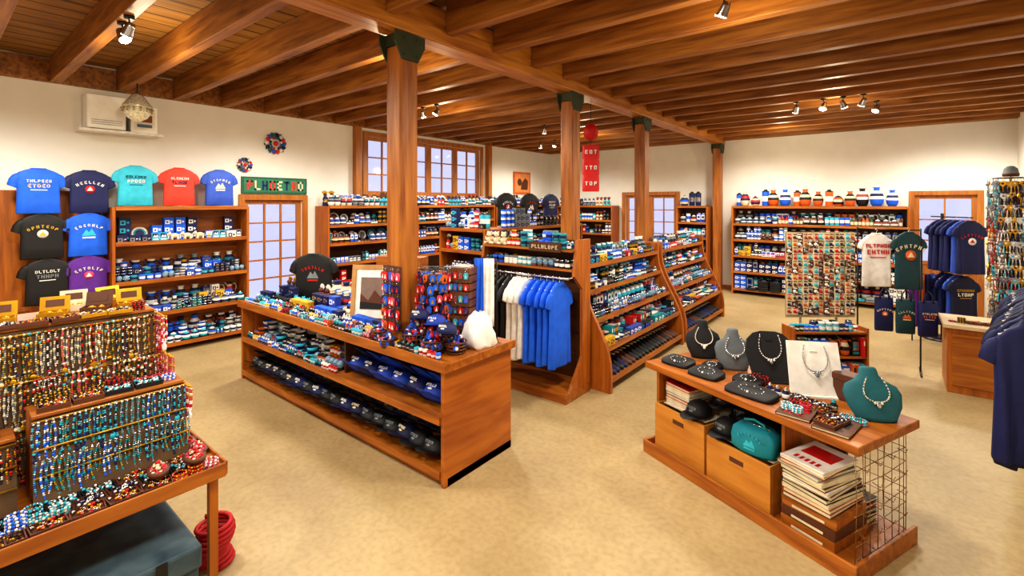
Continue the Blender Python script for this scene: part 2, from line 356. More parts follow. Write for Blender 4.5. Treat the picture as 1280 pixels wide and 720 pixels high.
def bracelets():
    o=[]
    for c,d in (('gold','red'),('turquoise','white'),('red','black'),('white','blue'),('black','gold'),('silver','turquoise'),('pink','white'),('pink','red')):
        m=M()
        for i in range(16):
            a=2*pi*i/16; m.ball((.03*math.cos(a),.03*math.sin(a),.007),.0065,5,i%2)
        o.append((m.mesh('bracelet',[CN[c],CN[d]]),'%s and %s beaded bracelet'%(c,d)))
    return o
kind('bracelet',.07,.014,'bracelet',bracelets())
def trays():
    o=[]; rr=random.Random(3)
    for c,ps in (('brown',('gold','red','silver')),('black',('turquoise','white','silver')),('brown',('navy','silver','white')),('gold',('navy','gold','white')),('brown',('brown','gold','black')),('brown',('rust','gold','brown'))):
        m=M(); w,d=.062,.045
        m.box(-w,w,-d,d,0,.006).box(-w,w,-d,-d+.005,.006,.022).box(-w,w,d-.005,d,.006,.022).box(-w,-w+.005,-d+.005,d-.005,.006,.022).box(w-.005,w,-d+.005,d-.005,.006,.022).box(-.0025,.0025,-d+.005,d-.005,.006,.02)
        for i in range(46): m.ball((rr.uniform(-w+.01,w-.01),rr.uniform(-d+.01,d-.01),.014+rr.uniform(0,.014)),rr.uniform(.004,.008),5,1+i%3)
        o.append((m.mesh('tray',[CN[c]]+[CN[p] for p in ps]),'small %s tray heaped with %s and %s beads'%(c,ps[0],ps[1])))
    return o
kind('bead_tray',.13,.04,'bead tray',trays())
def shoes():
    o=[]
    for c in ('brown','black','black','navy'):
        m=M(); rings=[]
        for yy,w,h in ((-.13,.02,.03),(-.11,.04,.045),(-.06,.046,.06),(0,.04,.085),(.05,.036,.11),(.1,.034,.11),(.125,.02,.1)):
            rings.append([(w*math.cos(a),yy,h/2+h/2*math.sin(a)) for a in [2*pi*j/10 for j in range(10)]])
        m.loft(rings); m.lathe([(.03,0,1),(.034,.012,1)],12,1,(0,0,0),None,True,1.2,4)
        m.lathe([(.024,0),(.026,.006)],10,1,(0,.075,.108),None,True,1,1.6)
        o.append((m.mesh('shoe',[CN[c],CRM]),'%s leather moccasin with pale sole'%c))
    return o
kind('moccasin',.1,.115,'shoe',shoes())
PL={'mug':'mugs','vase':'vases','pottery_jar':'pottery jars','pottery_bowl':'bowls','decorative_plate':'plates','animal_figurine':'figurines','snow_globe':'snow globes','gift_box':'boxed souvenirs','book':'books','candle_jar':'jars','shot_glass':'shot glasses','carved_doll':'dolls','sauce_bottle':'bottles','folded_shirt':'folded shirts','bracelet':'bracelets','moccasin':'moccasins','drinking_flask':'flasks','picture_plaque':'plaques','plush_bear':'plush bears','bead_tray':'bead trays','souvenir_tin':'tins','trinket_jar':'trinket jars','pitcher':'pitchers','souvenir_carton':'cartons'}
STACK={'mug','gift_box','candle_jar','folded_shirt','pottery_bowl','bracelet','souvenir_tin'}
def put(k,v,loc,rz,place,sc=1):
    K[k]['n']+=1; me,lb=K[k]['v'][v]
    o=O(k,me,loc,(0,0,rz),label=lb,cat=K[k]['cat'],group='%s on %s'%(PL[k],place))
    if sc!=1: o.scale=(sc,sc,sc)
    return o
def fill(fr,x0,x1,y,z,kinds,place,hmax=.3,runs=(1,3),gap=1.0,rot=0,sc=1,stack=.75):
    x=x0; ks=[k for k in kinds if K[k]['h']*sc<hmax]
    while x<x1-.03:
        c=[k for k in ks if K[k]['n']<297 and x+K[k]['w']*sc<=x1]
        if not c: return
        k=R.choice(c); v=R.randrange(len(K[k]['v'])); w=K[k]['w']*sc; h=K[k]['h']*sc
        for i in range(R.randint(*runs)):
            if x+w>x1: break
            n=1
            if k in STACK:
                while (n+1)*h<hmax-.005 and n<(5 if h<.05 else 3) and R.random()<stack: n+=1
            for q in range(n):
                if K[k]['n']<298: put(k,v,fr.pt(x+w/2,y+R.uniform(-.006,.006),z+.001+q*h),fr.a+rot+R.uniform(-.1,.1)*(0 if k=='book' else 1),place,sc)
            x+=w*gap

def shelf_unit(fr,name,W,D,zs,label,h,cat='shelf',th=.03,back=True,prof=None,poly=None,group=None,bm=None):
    e=O(name,None,fr.o,(0,0,fr.a),label=label,cat=cat,group=group)
    if poly:
        n=len(poly)
        sm=M().add([(x,p[0],p[1]) for x in (0,.045) for p in poly],[tuple(range(n)),tuple(range(n,2*n))]+[(i,(i+1)%n,(i+1)%n+n,i+n) for i in range(n)]).mesh('side',WZ)
        tk=.045
    else: sm=bx(0,.035,0,D,0,h,WZ); tk=.035
    O('side_panel',sm,parent=e,bev=.004); O('side_panel',sm,(W-tk,0,0),parent=e,bev=.004)
    if back: O('back_panel',bx(tk,W-tk,D-.015,D,0,h-.02,bm or DW),parent=e)
    for z in zs:
        yf=prof(z) if prof else .005
        O('shelf',M().box(tk,W-tk,yf,D-.015,z-th,z).box(tk,W-tk,yf-.012,yf,z-th-.01,z+.012).mesh('shelf',WX),parent=e)
    return e

def tee(name,mat,w=.36,h=.52,dp=.06,wave=0,sl=1.0,n=30,col=None):
    m=M(); rings=[]
    for t,hw in ((0,.5),(.02,.51),(.25,.5),(.5,.49),(.72,.5),(.84,.5),(.9,.46),(.95,.33),(.985,.2),(1,.17)):
        k=.8 if t<.01 else 1; r=[]
        for j in range(n):
            a=2*pi*j/n; ca,sa=math.cos(a),math.sin(a)
            x=hw*w*math.copysign(abs(ca)**.55,ca); yy=dp/2*k*math.copysign(abs(sa)**.5,sa)*(1 if t<.9 else .8)
            wv=wave*math.sin(x*60/ (w/.36)+2*t)*(1-t)
            r.append((x,yy+wv,h*t - (.02*h*abs(sa) if t>.97 else 0)))
        rings.append(r)
    m.loft(rings)
    rd=.09 if h<.6 else .062
    for s in (-1,1):
        rr=[]
        for q,(cx,cz,rad) in enumerate(((.36,.86,.9),(.45,.81,1.1),(.53,.72,1.15),(.58,.6,1.1),(.582,.59,1.0))):
            if h>.6: cz=.9-(.9-cz)*.62
            rr.append([(s*(cx*w+.85*rad*rd*h*math.cos(a)*sl),dp*.4*math.sin(a),cz*h+.4*rad*rd*h*math.cos(a)*sl) for a in [2*pi*j/12 for j in range(12)]])
        m.loft(rr)
    m.tube([(.17*w*math.cos(a),dp*.4*math.sin(a),h*.99) for a in [2*pi*j/16 for j in range(16)]],.007,5,1,True)
    return m.mesh(name,[mat,col or mat])
GLY=[[(0,.3,0,1),(0,1,.8,1),(0,.8,.42,.6),(0,1,0,.2)],[(0,.3,0,1),(.7,1,0,1),(.2,.8,.4,.6)],[(.35,.65,0,1),(0,1,.8,1)],[(0,.3,0,1),(0,1,0,.2)],[(0,.3,0,1),(.7,1,0,1),(0,1,.8,1),(0,1,0,.2)],[(0,.3,0,1),(0,1,.8,1),(.7,1,.5,1),(.2,.9,.4,.6)]]
def glyph(m,T,s,mi=0):
    for (a,b,c,d) in GLY[R.randrange(6)]:
        m.box((a-.5)*.036*s,(b-.5)*.036*s,-.003,0,(c-.5)*.052*s,(d-.5)*.052*s,mi,T)
def prt(style=0,s=1.0):
    m=M()
    for i in range(7):
        a=(i-3)*.2
        if style==2: T=Matrix.Translation(((i-3)*.036*s,0,.06*s))
        else: T=Matrix.Translation((.24*s*math.sin(a),0,.24*s*math.cos(a)-.18*s))@Matrix.Rotation(a,4,'Y')
        glyph(m,T,s*.75)
    if style==0:
        m.lathe([(.055*s,0),(.055*s,.004)],20,1,(0,0,0),Matrix.Translation((0,0,-.04*s))@Matrix.Rotation(pi/2,4,'X')); m.ext([(-.035*s,-.06*s),(0,-.005*s),(.035*s,-.06*s)],-.007,-.004,0)
    elif style==1:
        m.ext([(-.08*s,-.09*s),(-.03*s,0),(0,-.04*s),(.03*s,.01*s),(.08*s,-.09*s)],-.003,0,1)
        m.box(-.07*s,.07*s,-.003,0,-.125*s,-.105*s,0)
    else:
        for i in range(5): glyph(m,Matrix.Translation(((i-2)*.045*s,0,-.005*s)),s*.95,1)
        m.box(-.08*s,.08*s,-.003,0,-.065*s,-.055*s,0)
    return m
def wall_tee(c,loc,rz,pc,style,label,group,w=.36,h=.52,s=.85):
    e=O('t_shirt',None,loc,(0,0,rz),label=label,cat='t-shirt',group=group)
    key=('tee',c,w,h)
    if key not in MATS: MATS[key]=tee('tee_'+c,CN[c],w,h,.07,.003)
    O('shirt_body',MATS[key],parent=e)
    O('print',prt(style,s).mesh('print',[CN[pc[0]],CN[pc[1]],CN[c]]),(0,-.036,h*.62),parent=e)
    return e

# ---------------- LEFT WALL
O('wall_display',M().box(0,.03,0,1.62,0,2.15).box(.03,.3,0,.03,0,2.15).box(.03,.08,.03,1.62,.75,.8).mesh('panel',WZ),(XL+.021,-.2,0),label='orange wooden display wall behind hanging t-shirts',cat='display rack',bev=.004)
T5=[('blue',.83,1.88,('white','cream'),2,'bright blue t-shirt with white lettering on wall'),('navy',1.27,1.88,('white','red'),0,'navy t-shirt with round emblem print on wall'),
    ('turquoise',1.72,1.965,('navy','white'),2,'turquoise t-shirt standing on wooden wall shelf'),('coral red',2.2,1.965,('white','navy'),2,'red t-shirt with white print on wall shelf'),('slate blue',2.7,1.965,('white','cream'),1,'slate blue t-shirt standing on wall shelf'),
    ('black',.86,1.36,('yellow','white'),0,'black t-shirt with yellow print on wall'),('blue',1.26,1.36,('white','turquoise'),1,'blue t-shirt with pale scenic print'),
    ('black',.9,.84,('white','gray'),2,'black t-shirt with white lettering on wall'),('purple',1.26,.84,('white','pink'),0,'purple t-shirt with pale round print')]
for c,y,z,pc,st,lb in T5: wall_tee(c,(-7.62,y,z),pi/2,pc,st,lb,'t-shirts displayed on the wall')
zs=[.12,.56,1.0,1.5,1.95]
fr=F(-7.5,1.46,0,90)
shelf_unit(fr,'wall_shelf',1.6,.38,zs,'honey wooden wall shelf stocked with souvenirs beside door',1.95,bm=WX)
PLC='the wall shelf by the door'
for i,z in enumerate(zs[:-1]):
    g=zs[i+1]-z-.05
    ks=[['pottery_bowl','pottery_jar','mug','souvenir_tin','trinket_jar'],['vase','pottery_jar','gift_box','trinket_jar','souvenir_tin'],['gift_box','snow_globe','mug','drinking_flask','souvenir_tin'],['gift_box','animal_figurine','picture_plaque']][i]
    if i!=3:
        for q,(y,gg) in enumerate(((.05,.16),(.13,.24),(.21,.34))): fill(fr,.045,1.56,y,z,ks,PLC,min(g,gg),sc=.85,stack=.85)
        fill(fr,.045,1.56,.31,z,['vase','pitcher','souvenir_carton'],PLC,g+.02,sc=1.35)
    else: fill(fr,.045,1.56,.07,z,ks,PLC,g*.4); fill(fr,.1,1.5,.22,z,['picture_plaque','gift_box','decorative_plate'],PLC,g,gap=1.1)
m=M(); m.box(0,1.05,-.03,0,0,.27,0); m.box(.03,1.02,-.035,-.03,.03,.24,1)
cs=[2,3,4,2,3,4,2,3]
for i in range(8):
    T=Matrix.Translation((.115+i*.117,-.036,.135)); g=GLY[[5,3,1,4,0,2,1,4][i]]
    for (a,b,c,d) in g: m.box((a-.5)*.085,(b-.5)*.085,-.006,0,(c-.5)*.15,(d-.5)*.15,cs[i],T)
O('painted_sign',m.mesh('sign',[mt('#16583c',.5),mt('#1f7458',.5),COR,CRM,NVY]),(XL+.0,3.1,2.15),(0,0,pi/2),label='green painted wooden sign with red and cream letters',cat='sign')
UW=mt('#f6f5f0',.4,0,.03)
e=O('wall_air_unit',None,(XL,1.25,2.93),(0,0,pi/2),label='boxy white wall-mounted air unit',cat='air conditioner')
O('body',M().box(0,.38,-.26,0,.0,.42).mesh('b',UW),parent=e,bev=.015)
m=M(); [m.box(.04,.34,-.266,-.26,.05+i*.025,.058+i*.025) for i in range(3)]
O('grille',m.mesh('g',mt('#a4a49e',.6)),parent=e)
O('wall_ledge',M().box(-.02,.82,-.28,0,-.02,.01).mesh('ledge',mt('#e4e0d4',.7)),(XL,1.2,2.91),(0,0,pi/2),label='small white wall ledge under air unit',cat='shelf')
m=M(); m.box(0,.28,-.24,0,0,.34); m.box(.03,.25,-.244,-.24,.04,.3,1); m.box(.06,.22,-.247,-.244,.14,.23,2); m.box(.06,.22,-.247,-.244,.07,.11,3)
O('display_box',m.mesh('db',[UW,mt('#ece6d4',.6),mt('#8a5048',.6),mt('#58708c',.6)]),(XL+.02,1.68,2.921),(0,0,pi/2),label='white box with red and blue printed front',cat='box')
e=O('hanging_lantern',None,(-7.1,1.62,3.03),label='ornate beaded glass lantern hanging from joist',cat='lantern')
LG=mt('#c8c4b4',.12,.2,.4,60)
O('lamp_shade',M().lathe([(.02,.3),(.06,.27),(.12,.18),(.15,.13),(.14,.12)],14).mesh('s',LG),parent=e); O('globe',M().lathe([(.135,.12),(.13,.05),(.1,.0),(.04,-.04),(.01,-.05)],14).mesh('b',mt('#e8e0c4',.15,0,.4,60)),parent=e); O('cord',M().tube([(0,0,.3),(0,0,.415)],.006).mesh('c',BLK),parent=e)
m=M()
for i in range(14):
    a=2*pi*i/14; m.ball((.148*math.cos(a),.148*math.sin(a),.105),.014,6); m.ball((.145*math.cos(a),.145*math.sin(a),.075),.01,6); m.tube([(.03*math.cos(a),.03*math.sin(a),.3),(.145*math.cos(a),.145*math.sin(a),.14)],.004,4)
O('beads',m.mesh('bd',mt('#a89468',.3,.5)),parent=e)
def wreath(y,z,r,lb):
    m=M()
    for i in range(14):
        a=2*pi*i/14; m.ball((.82*r*math.cos(a),-.03,.82*r*math.sin(a)),r*.2,8,i%5,1,.5,1); m.ball((.52*r*math.cos(a+.25),-.045,.52*r*math.sin(a+.25)),r*.12,7,(i+2)%5,1,.5,1)
    m.ball((0,-.04,0),r*.24,9,1,1,.6,1)
    for i in range(14):
        a=2*pi*i/14+.13; m.ball((1.0*r*math.cos(a),-.02,1.0*r*math.sin(a)),r*.09,6,(i+1)%5)
    m.lathe([(r*.9,0),(r*.9,.012)],24,2,(0,0,0),Matrix.Rotation(pi/2,4,'X'))
    O('wall_wreath',m.mesh('w',[SLT,RED,mt('#d8d0c4',.6),NVY,GRN]),(XL+.001,y,z),(0,0,pi/2),label=lb,cat='wreath')
wreath(3.62,2.98,.17,'round multicoloured flower wreath on wall'); wreath(3.15,2.6,.11,'small multicoloured flower wreath above sign')
zs=[.15,.55,.95,1.3,1.62,1.95]
for i,(y0,W) in enumerate(((4.3,1.9),(6.25,2.4),(8.7,2.5))):
    fr=F(-7.45,y0,0,90)
    shelf_unit(fr,'wall_shelf',W,.42,zs,'long wooden wall shelf full of pottery and gifts',1.95,group='wall shelves along the window wall')
    for j,z in enumerate(zs):
        if j<(1 if i==0 else 2) and i>0: continue
        g=(zs[j+1]-z-.05) if j<5 else .4
        ks=[['gift_box','folded_shirt'],['mug','pottery_jar','gift_box'],['vase','picture_plaque','plush_bear','souvenir_carton'],['gift_box','pottery_jar','snow_globe','souvenir_carton','souvenir_tin'],['pitcher','mug','carved_doll','trinket_jar','pottery_jar'],['vase','pottery_jar','carved_doll','pitcher']][j]
        fill(fr,.05,W-.05,.09,z,ks,'the window-wall shelves',g,sc=.92)
        if j>2 : fill(fr,.05,W-.05,.28,z,['vase','carved_doll','souvenir_carton','decorative_plate','pitcher'],'the window-wall shelves',g+.03,sc=1.15)
m=M(); m.box(0,.75,-.03,0,0,.6); m.box(.05,.7,-.035,-.03,.05,.55,1); m.ball((.25,-.035,.32),.1,10,2,1,.1,1); m.ext([(.3,.12),(.6,.12),(.62,.36),(.5,.44),(.34,.3)],-.04,-.035,2)
O('wall_art',m.mesh('art',[ORG,mt('#d88a50',.6),BRN]),(XL,9.9,2.25),(0,0,pi/2),label='orange framed artwork hanging near room corner',cat='picture')

# ---------------- BACK WALL shelves
zs=[.12,.5,.85,1.2,1.55,1.93]
fr=F(-2.75,11.22,0,0)
shelf_unit(fr,'wall_shelf',3.03,.41,zs,'wide wooden wall shelf with pottery and mugs',1.93)
for j,z in enumerate(zs):
    g=(zs[j+1]-z-.05) if j<5 else .4
    ks=[['folded_shirt','gift_box'],['book','gift_box','souvenir_carton'],['candle_jar','gift_box','picture_plaque','souvenir_carton'],['mug','pottery_jar','candle_jar','plush_bear'],['sauce_bottle','drinking_flask','pottery_jar','pitcher'],['vase']][j]
    if j<5: fill(fr,.05,2.98,.08,z,ks,'the back wall shelf',g,sc=.98); fill(fr,.05,2.98,.26,z,['souvenir_carton','pitcher','vase','drinking_flask'],'the back wall shelf',g+.03,sc=1.35)
    else:
        x=.12
        while x<2.95:
            k=R.choice(['vase','drinking_flask','vase','pottery_jar']); s=R.uniform(1.45,1.85)
            put(k,R.choice([5,5,0,4,3,1]) if k!='drinking_flask' else R.choice([0,0,2]),fr.pt(x,.15+.08*R.random(),z+.001),0,'top of the back wall shelf',s); x+=K[k]['w']*s*1.0
fr=F(-3.98,11.22,0,0)
shelf_unit(fr,'wall_shelf',.72,.41,zs,'narrow wooden wall shelf beside glass door',1.93)
for j,z in enumerate(zs): fill(fr,.05,.67,.12,z,['drinking_flask','souvenir_carton','vase','pottery_jar'],'the narrow back shelf',(zs[j+1]-z-.02) if j<5 else .45,sc=1.2 if j<5 else 1.7)
fr=F(-7.4,11.22,0,0)
shelf_unit(fr,'wall_shelf',1.75,.41,zs,'wooden wall shelf in the corner by glass doors',1.93)
for j,z in enumerate(zs[3:]): fill(fr,.05,1.7,.12,z,['mug','carved_doll','vase','gift_box','drinking_flask'],'the corner back shelf',(zs[j+4]-z-.05) if j<2 else .4)

# ---------------- ISLAND
zs=[.15,.55,.95,1.3,1.62]
fr=F(-5.45,5.0,0,0)
shelf_unit(fr,'island_shelf',.95,.4,zs,'wooden island shelf end stocked with dolls and mugs',1.62)
for j,z in enumerate(zs[1:]): fill(fr,.05,.9,.1,z,['mug','carved_doll','gift_box','snow_globe','souvenir_carton'],'the island shelf end',(zs[j+2]-z-.05) if j<3 else .4,sc=.95)
fill(fr,.05,.9,.26,1.62,['vase','drinking_flask','plush_bear'],'the island shelf end',.4,sc=1.2)
fr=F(-4.5,5.43,0,90)
shelf_unit(fr,'island_shelf',2.3,.45,zs,'long wooden island shelf with colourful souvenirs',1.62)
for j,z in enumerate(zs[2:]): fill(fr,.06,2.24,.1,z,['mug','carved_doll','gift_box','candle_jar','plush_bear','vase'],'the island shelf side',(zs[j+3]-z-.05) if j<2 else .4)
for i,(c,pc) in enumerate((('black',('white','red')),('black',('red','white')),('navy',('cream','white')))):
    wall_tee(c,(-4.72,5.75+i*.62,1.66),pi/2,pc,i%3,'dark printed t-shirt standing on island shelf','dark t-shirts on the island',.4,.5)

# ---------------- CENTRE GONDOLA ROW
def pf(z):
    t=max(0,min(1,(z-.25)/1.0)); return .02+.36*(t*t*(3-2*t))
poly=[(0,0),(.66,0),(.66,1.42)]+[(pf(1.42-.1*i)-.015,1.42-.1*i) for i in range(12)]+[(0,.2)]
zs=[.14,.46,.74,1.02,1.3]
for i,(y0,W) in enumerate(((4.5,2.25),(6.85,2.0))):
    fr=F(-2.28,y0,0,90)
    shelf_unit(fr,'gondola_shelf',W,.66,zs,'wooden display unit with curved side panels and stocked shelves',1.35,prof=pf,poly=poly,group='display units in the centre row')
    for j,z in enumerate(zs):
        g=(zs[j+1]-z-.05) if j<4 else .4
        y=pf(z)+.05
        ks=[['moccasin'],['book','gift_box','pottery_bowl','souvenir_tin'],['souvenir_tin','trinket_jar','snow_globe','picture_plaque'],['candle_jar','mug','trinket_jar','souvenir_tin'],['mug','trinket_jar','gift_box','picture_plaque']][j]
        if j==0: fill(fr,.05,W-.05,.17,z,['moccasin'],'the centre row display units',.14); fill(fr,.05,W-.05,.46,z,['moccasin','folded_shirt'],'the centre row display units',g)
        else:
            for q in range(2): fill(fr,.05,W-.05,y+q*.085,z,ks,'the centre row display units',min(g,.1+.07*q),sc=.82,stack=.85)
            if j<4: fill(fr,.05,W-.05,min(y+.19,.58),z,['souvenir_carton','pitcher','pottery_jar'],'the centre row display units',g+.02,sc=1.1)
    fill(fr,.05,W-.05,.58,1.3,['vase','pitcher','plush_bear','souvenir_carton'],'the centre row display units',.4,sc=1.05)
# endcap
e=O('endcap_rack',None,(-3.8,3.98,0),label='wooden end rack with hanging rail and upper shelves',cat='clothes rack')
O('base',bx(0,1.3,0,.48,.0,.1,WX),parent=e,bev=.006)
O('back_panel',bx(0,1.3,.46,.48,.1,1.6,DW),parent=e)
sp=M().add([(x,p[0],p[1]) for x in (0,.035) for p in [(.08,.1),(.48,.1),(.48,1.62),(.22,1.62),(.16,1.25),(.32,1.1),(.32,.4)]],[tuple(range(7)),tuple(range(7,14))]+[(i,(i+1)%7,(i+1)%7+7,i+7) for i in range(7)]).mesh('sp',WZ)
O('side_panel',sp,parent=e); O('side_panel',sp,(1.265,0,0),parent=e)
for z in (1.32,1.52): O('shelf',bx(.035,1.265,.16,.46,z-.025,z,WX),parent=e)
O('hanging_rail',M().tube([(.0,.04,1.24),(1.3,.04,1.24)],.013,8).tube([(.02,.04,1.24),(.02,.2,1.24)],.01,6).tube([(1.28,.04,1.24),(1.28,.2,1.24)],.01,6).mesh('r',CHR),parent=e)
fr=F(-3.8,3.98,0,0)
for y in (.2,.28,.36): fill(fr,.06,1.24,y,1.32,['mug','shot_glass','snow_globe','candle_jar','trinket_jar'],'the end rack',.16,sc=.9); fill(fr,.06,1.24,y,1.52,['trinket_jar','mug','candle_jar','plush_bear','souvenir_tin'],'the end rack',.2,sc=.9)
e=O('header_board',None,(-2.85,4.11,1.49),label='slim dark brown header board with cream lettering',cat='sign')
O('board',bx(-.2,.2,-.01,.01,0,.1,DW),parent=e)
m=M()
for i in range(8): glyph(m,Matrix.Translation((-.15+.043*i,-.011,.05)),.8)
O('print',m.mesh('p',CRM),parent=e)
hang=M(); hang.tube([(-.15,0,-.05),(0,0,.0),(.15,0,-.05)],.007,5); hang.tube([(0,0,0),(0,0,.04),(.015,0,.06),(0,0,.078),(-.014,0,.066)],.003,5)
hangm=hang.mesh('hanger',mt('#d8d4c8',.4))
def hanging(c,loc,rz,lb,grp,w=.42,h=.72,pr=None,wave=.012,ps=.9):
    key=('htee',c,w,h)
    if key not in MATS: MATS[key]=tee('htee_'+c,CN[c],w,h,.055,wave,.9,44)
    e=O('hanging_t_shirt',None,(loc[0],loc[1],loc[2]-h-.04),(0,0,rz),label=lb,cat='t-shirt',group=grp)
    O('shirt_body',MATS[key],parent=e)
    if pr: O('print',prt(pr[2],ps).mesh('print',[CN[pr[0]],CN[pr[1]],CN[c]]),(0,-.034,h*.66),parent=e)
    O('clothes_hanger',hangm,(loc[0],loc[1],loc[2]-.065),(0,0,rz),label='pale plastic clothes hanger on rail',cat='hanger',group='clothes hangers')
x=-3.62
for i in range(14):
    c='black' if i<6 else ('white' if i<9 else 'blue')
    hanging(c,(x,4.02,1.245),math.radians(90)+R.uniform(-.06,.06),'%s t-shirt hanging on end rack rail'%c,'t-shirts on the end rack',w=.34,h=.82+.03*(i%2)); x+=.078

# ---------------- CENTRAL COUNTER
CX0,CX1,CY0,CY1,CZ=-5.8,-2.43,2.28,3.02,.87
e=O('display_counter',None,(CX0,CY0,0),label='long honey-wood display counter with open front shelves',cat='counter')
W=CX1-CX0; D=CY1-CY0
O('countertop',M().box(-.02,W+.02,-.02,D+.02,CZ-.045,CZ).box(-.02,W+.02,-.035,-.02,CZ-.05,CZ+.03).box(W+.02,W+.035,-.035,D+.02,CZ-.05,CZ+.012).mesh('top',WX),parent=e,bev=.004)
O('end_panel',bx(W-.04,W,0,D,.0,CZ-.045,wood('end_panel_wood','#8e4610','#ba6e24',(1,1,9),.4,1.6)),parent=e,bev=.004)
O('end_panel',bx(0,.04,0,D,.0,CZ-.045,WZ),parent=e)
O('back_panel',bx(.04,W-.04,D-.02,D,.03,CZ-.045,WX),parent=e)
O('inner_panel',bx(.04,W-.04,.48,.495,.08,CZ-.05,DW),parent=e)
for z in (.09,.47): O('shelf',M().box(.04,W-.04,0,.48,z-.03,z).box(.04,W-.04,-.015,0,z-.035,z+.02).mesh('sh',WX),parent=e)
O('divider',bx(W*.58,W*.58+.02,0.1,.48,.47,CZ-.045,DW),parent=e)
O('plinth',bx(0,W,.03,D,0,.06,WX),parent=e)
def cap_parts(c,ec):
    m=M(); m.lathe([(.088,0),(.09,.02),(.086,.05),(.07,.08),(.04,.1),(.008,.106)],16,0,(0,0,0),None,True,1,1.1)
    b=M(); n=12; top=[];bot=[]
    for i in range(n+1):
        a=pi+pi*i/n; top.append((.088*math.cos(a)*.98,.09*math.sin(a),.008)); bot.append((.085*math.cos(a),-.02+.16*math.sin(a),-.004+.012*abs(math.cos(a))))
    vs=top+bot+[(p[0],p[1],p[2]-.004) for p in top+bot]; k=n+1
    fs=[(i,i+1,k+i+1,k+i) for i in range(n)]+[(2*k+i,3*k+i,3*k+i+1,2*k+i+1) for i in range(n)]+[(k+i,k+i+1,3*k+i+1,3*k+i) for i in range(n)]
    b.add(vs,fs,0,True)
    em=M(); T=Matrix.Translation((0,-.091,.052))@Matrix.Rotation(math.radians(-12),4,'X')
    for q in range(5): glyph(em,T@Matrix.Translation((-.032+.016*q,-.003,.008)),.36,0)
    em.ball((0,-.002,-.014),.011,8,0,1.8,.3,.7,T)
    return [('crown',m.mesh('crown',CN[c])),('brim',b.mesh('brim',CN[c])),('emblem',em.mesh('emb',[CN[ec]])),('button',M().ball((0,0,.107),.009,8).mesh('bt',CN[c]))]
CN['royal blue']=mt('#163ca0',.65)
CAPS={c:cap_parts(c,ec) for c,ec in (('navy','white'),('black','gray'),('royal blue','white'),('slate blue','white'),('midnight blue','cream'))}
def putcap(c,loc,rz,grp,tilt=-.35,sc=1):
    e=O('baseball_cap',None,loc,(tilt,0,rz),label='%s baseball cap with pale stitched emblem'%c,cat='cap',group=grp)
    e.scale=(sc,sc,sc)
    for n,me in CAPS[c]: O(n,me,parent=e)
fr=F(CX0,CY0,0,0)
for i in range(6):
    for q in range(3): putcap(['royal blue','navy','royal blue'][(i+q)%3],fr.pt(2.1+i*.2,.15+q*.12,.5+q*.085),R.uniform(-.15,.15),'blue caps in the counter',-.75,1.2)
for y in (.05,.12,.2,.28): fill(fr,.06,1.92,y,.47,['mug','candle_jar','pottery_bowl','souvenir_tin','trinket_jar','snow_globe'] if y>.1 else ['trinket_jar','souvenir_tin','shot_glass'],'the counter upper shelf',.11+.2*y/.4,stack=.9,sc=.85)
fill(fr,.06,1.92,.41,.47,['souvenir_carton','pitcher','vase'],'the counter upper shelf',.34,sc=1.5)
x=.15
while x<3.24:
    for q in range(3): putcap(R.choice(['black','midnight blue','black','black','navy']),fr.pt(x,.14+q*.12,.115+q*.09),R.uniform(-.2,.2),'dark caps on the counter bottom shelf',-.55+R.uniform(-.1,.1),1.12)
    x+=.165
ct=CZ
for y in (.035,.095,.16): fill(fr,.03,2.55 if y<.03 else 3.32,y,ct,['shot_glass','trinket_jar','souvenir_tin','bracelet','bead_tray','picture_plaque'] if y>.09 else ['shot_glass','bracelet','trinket_jar'],'the counter top',.1,sc=.9) if y<.05 else fill(fr,.03,2.55,y,ct,['shot_glass','trinket_jar','souvenir_tin','bracelet','bead_tray','picture_plaque'],'the counter top',.1,sc=.9)
fill(fr,.03,2.45,.24,ct,['mug','trinket_jar','gift_box','souvenir_tin'],'the counter top',.17,sc=.9)
fill(fr,.03,1.8,.34,ct,['gift_box','mug','trinket_jar','animal_figurine','snow_globe'],'the counter top',.2,sc=.9)
fill(fr,.03,.35,.52,ct,['carved_doll','vase'],'the counter top'); fill(fr,.85,1.6,.47,ct,['carved_doll','vase','pottery_jar'],'the counter top'); fill(fr,.9,1.6,.62,ct,['vase','drinking_flask'],'the counter top',.4,sc=1.3)
fill(fr,2.0,2.4,.5,ct,['plush_bear','drinking_flask','vase'],'the counter top',.4,sc=1.2)
wall_tee('black',(-5.22,2.84,ct+.005),math.radians(38),('red','gray'),1,'black t-shirt form with red scenic print on counter','counter t-shirt',.42,.54)
m=M(); m.box(0,.5,0,.02,0,.6).box(0,.02,.02,.16,0,.6).box(.48,.5,.02,.16,0,.6).box(.02,.48,.02,.16,.58,.6).box(.02,.48,.14,.16,0,.58)
O('wooden_crate',m.mesh('crate',WX),(-4.02,2.84,ct),(0,0,.35),label='upright wooden crate standing on counter',cat='crate',bev=.003)
e=O('framed_picture',None,(-3.86,2.66,ct),(-.13,0,math.radians(32)),label='light wood framed landscape picture leaning on crate',cat='picture')
O('frame',M().box(-.2,.2,-.015,.015,0,.04).box(-.2,.2,-.015,.015,.5,.54).box(-.2,-.16,-.015,.015,.04,.5).box(.16,.2,-.015,.015,.04,.5).mesh('fr',wood('frame_wood','#a87844','#c49a62',(3,3,3))),parent=e)
O('mat_board',bx(-.16,.16,0,.01,.04,.5,WHT),parent=e)
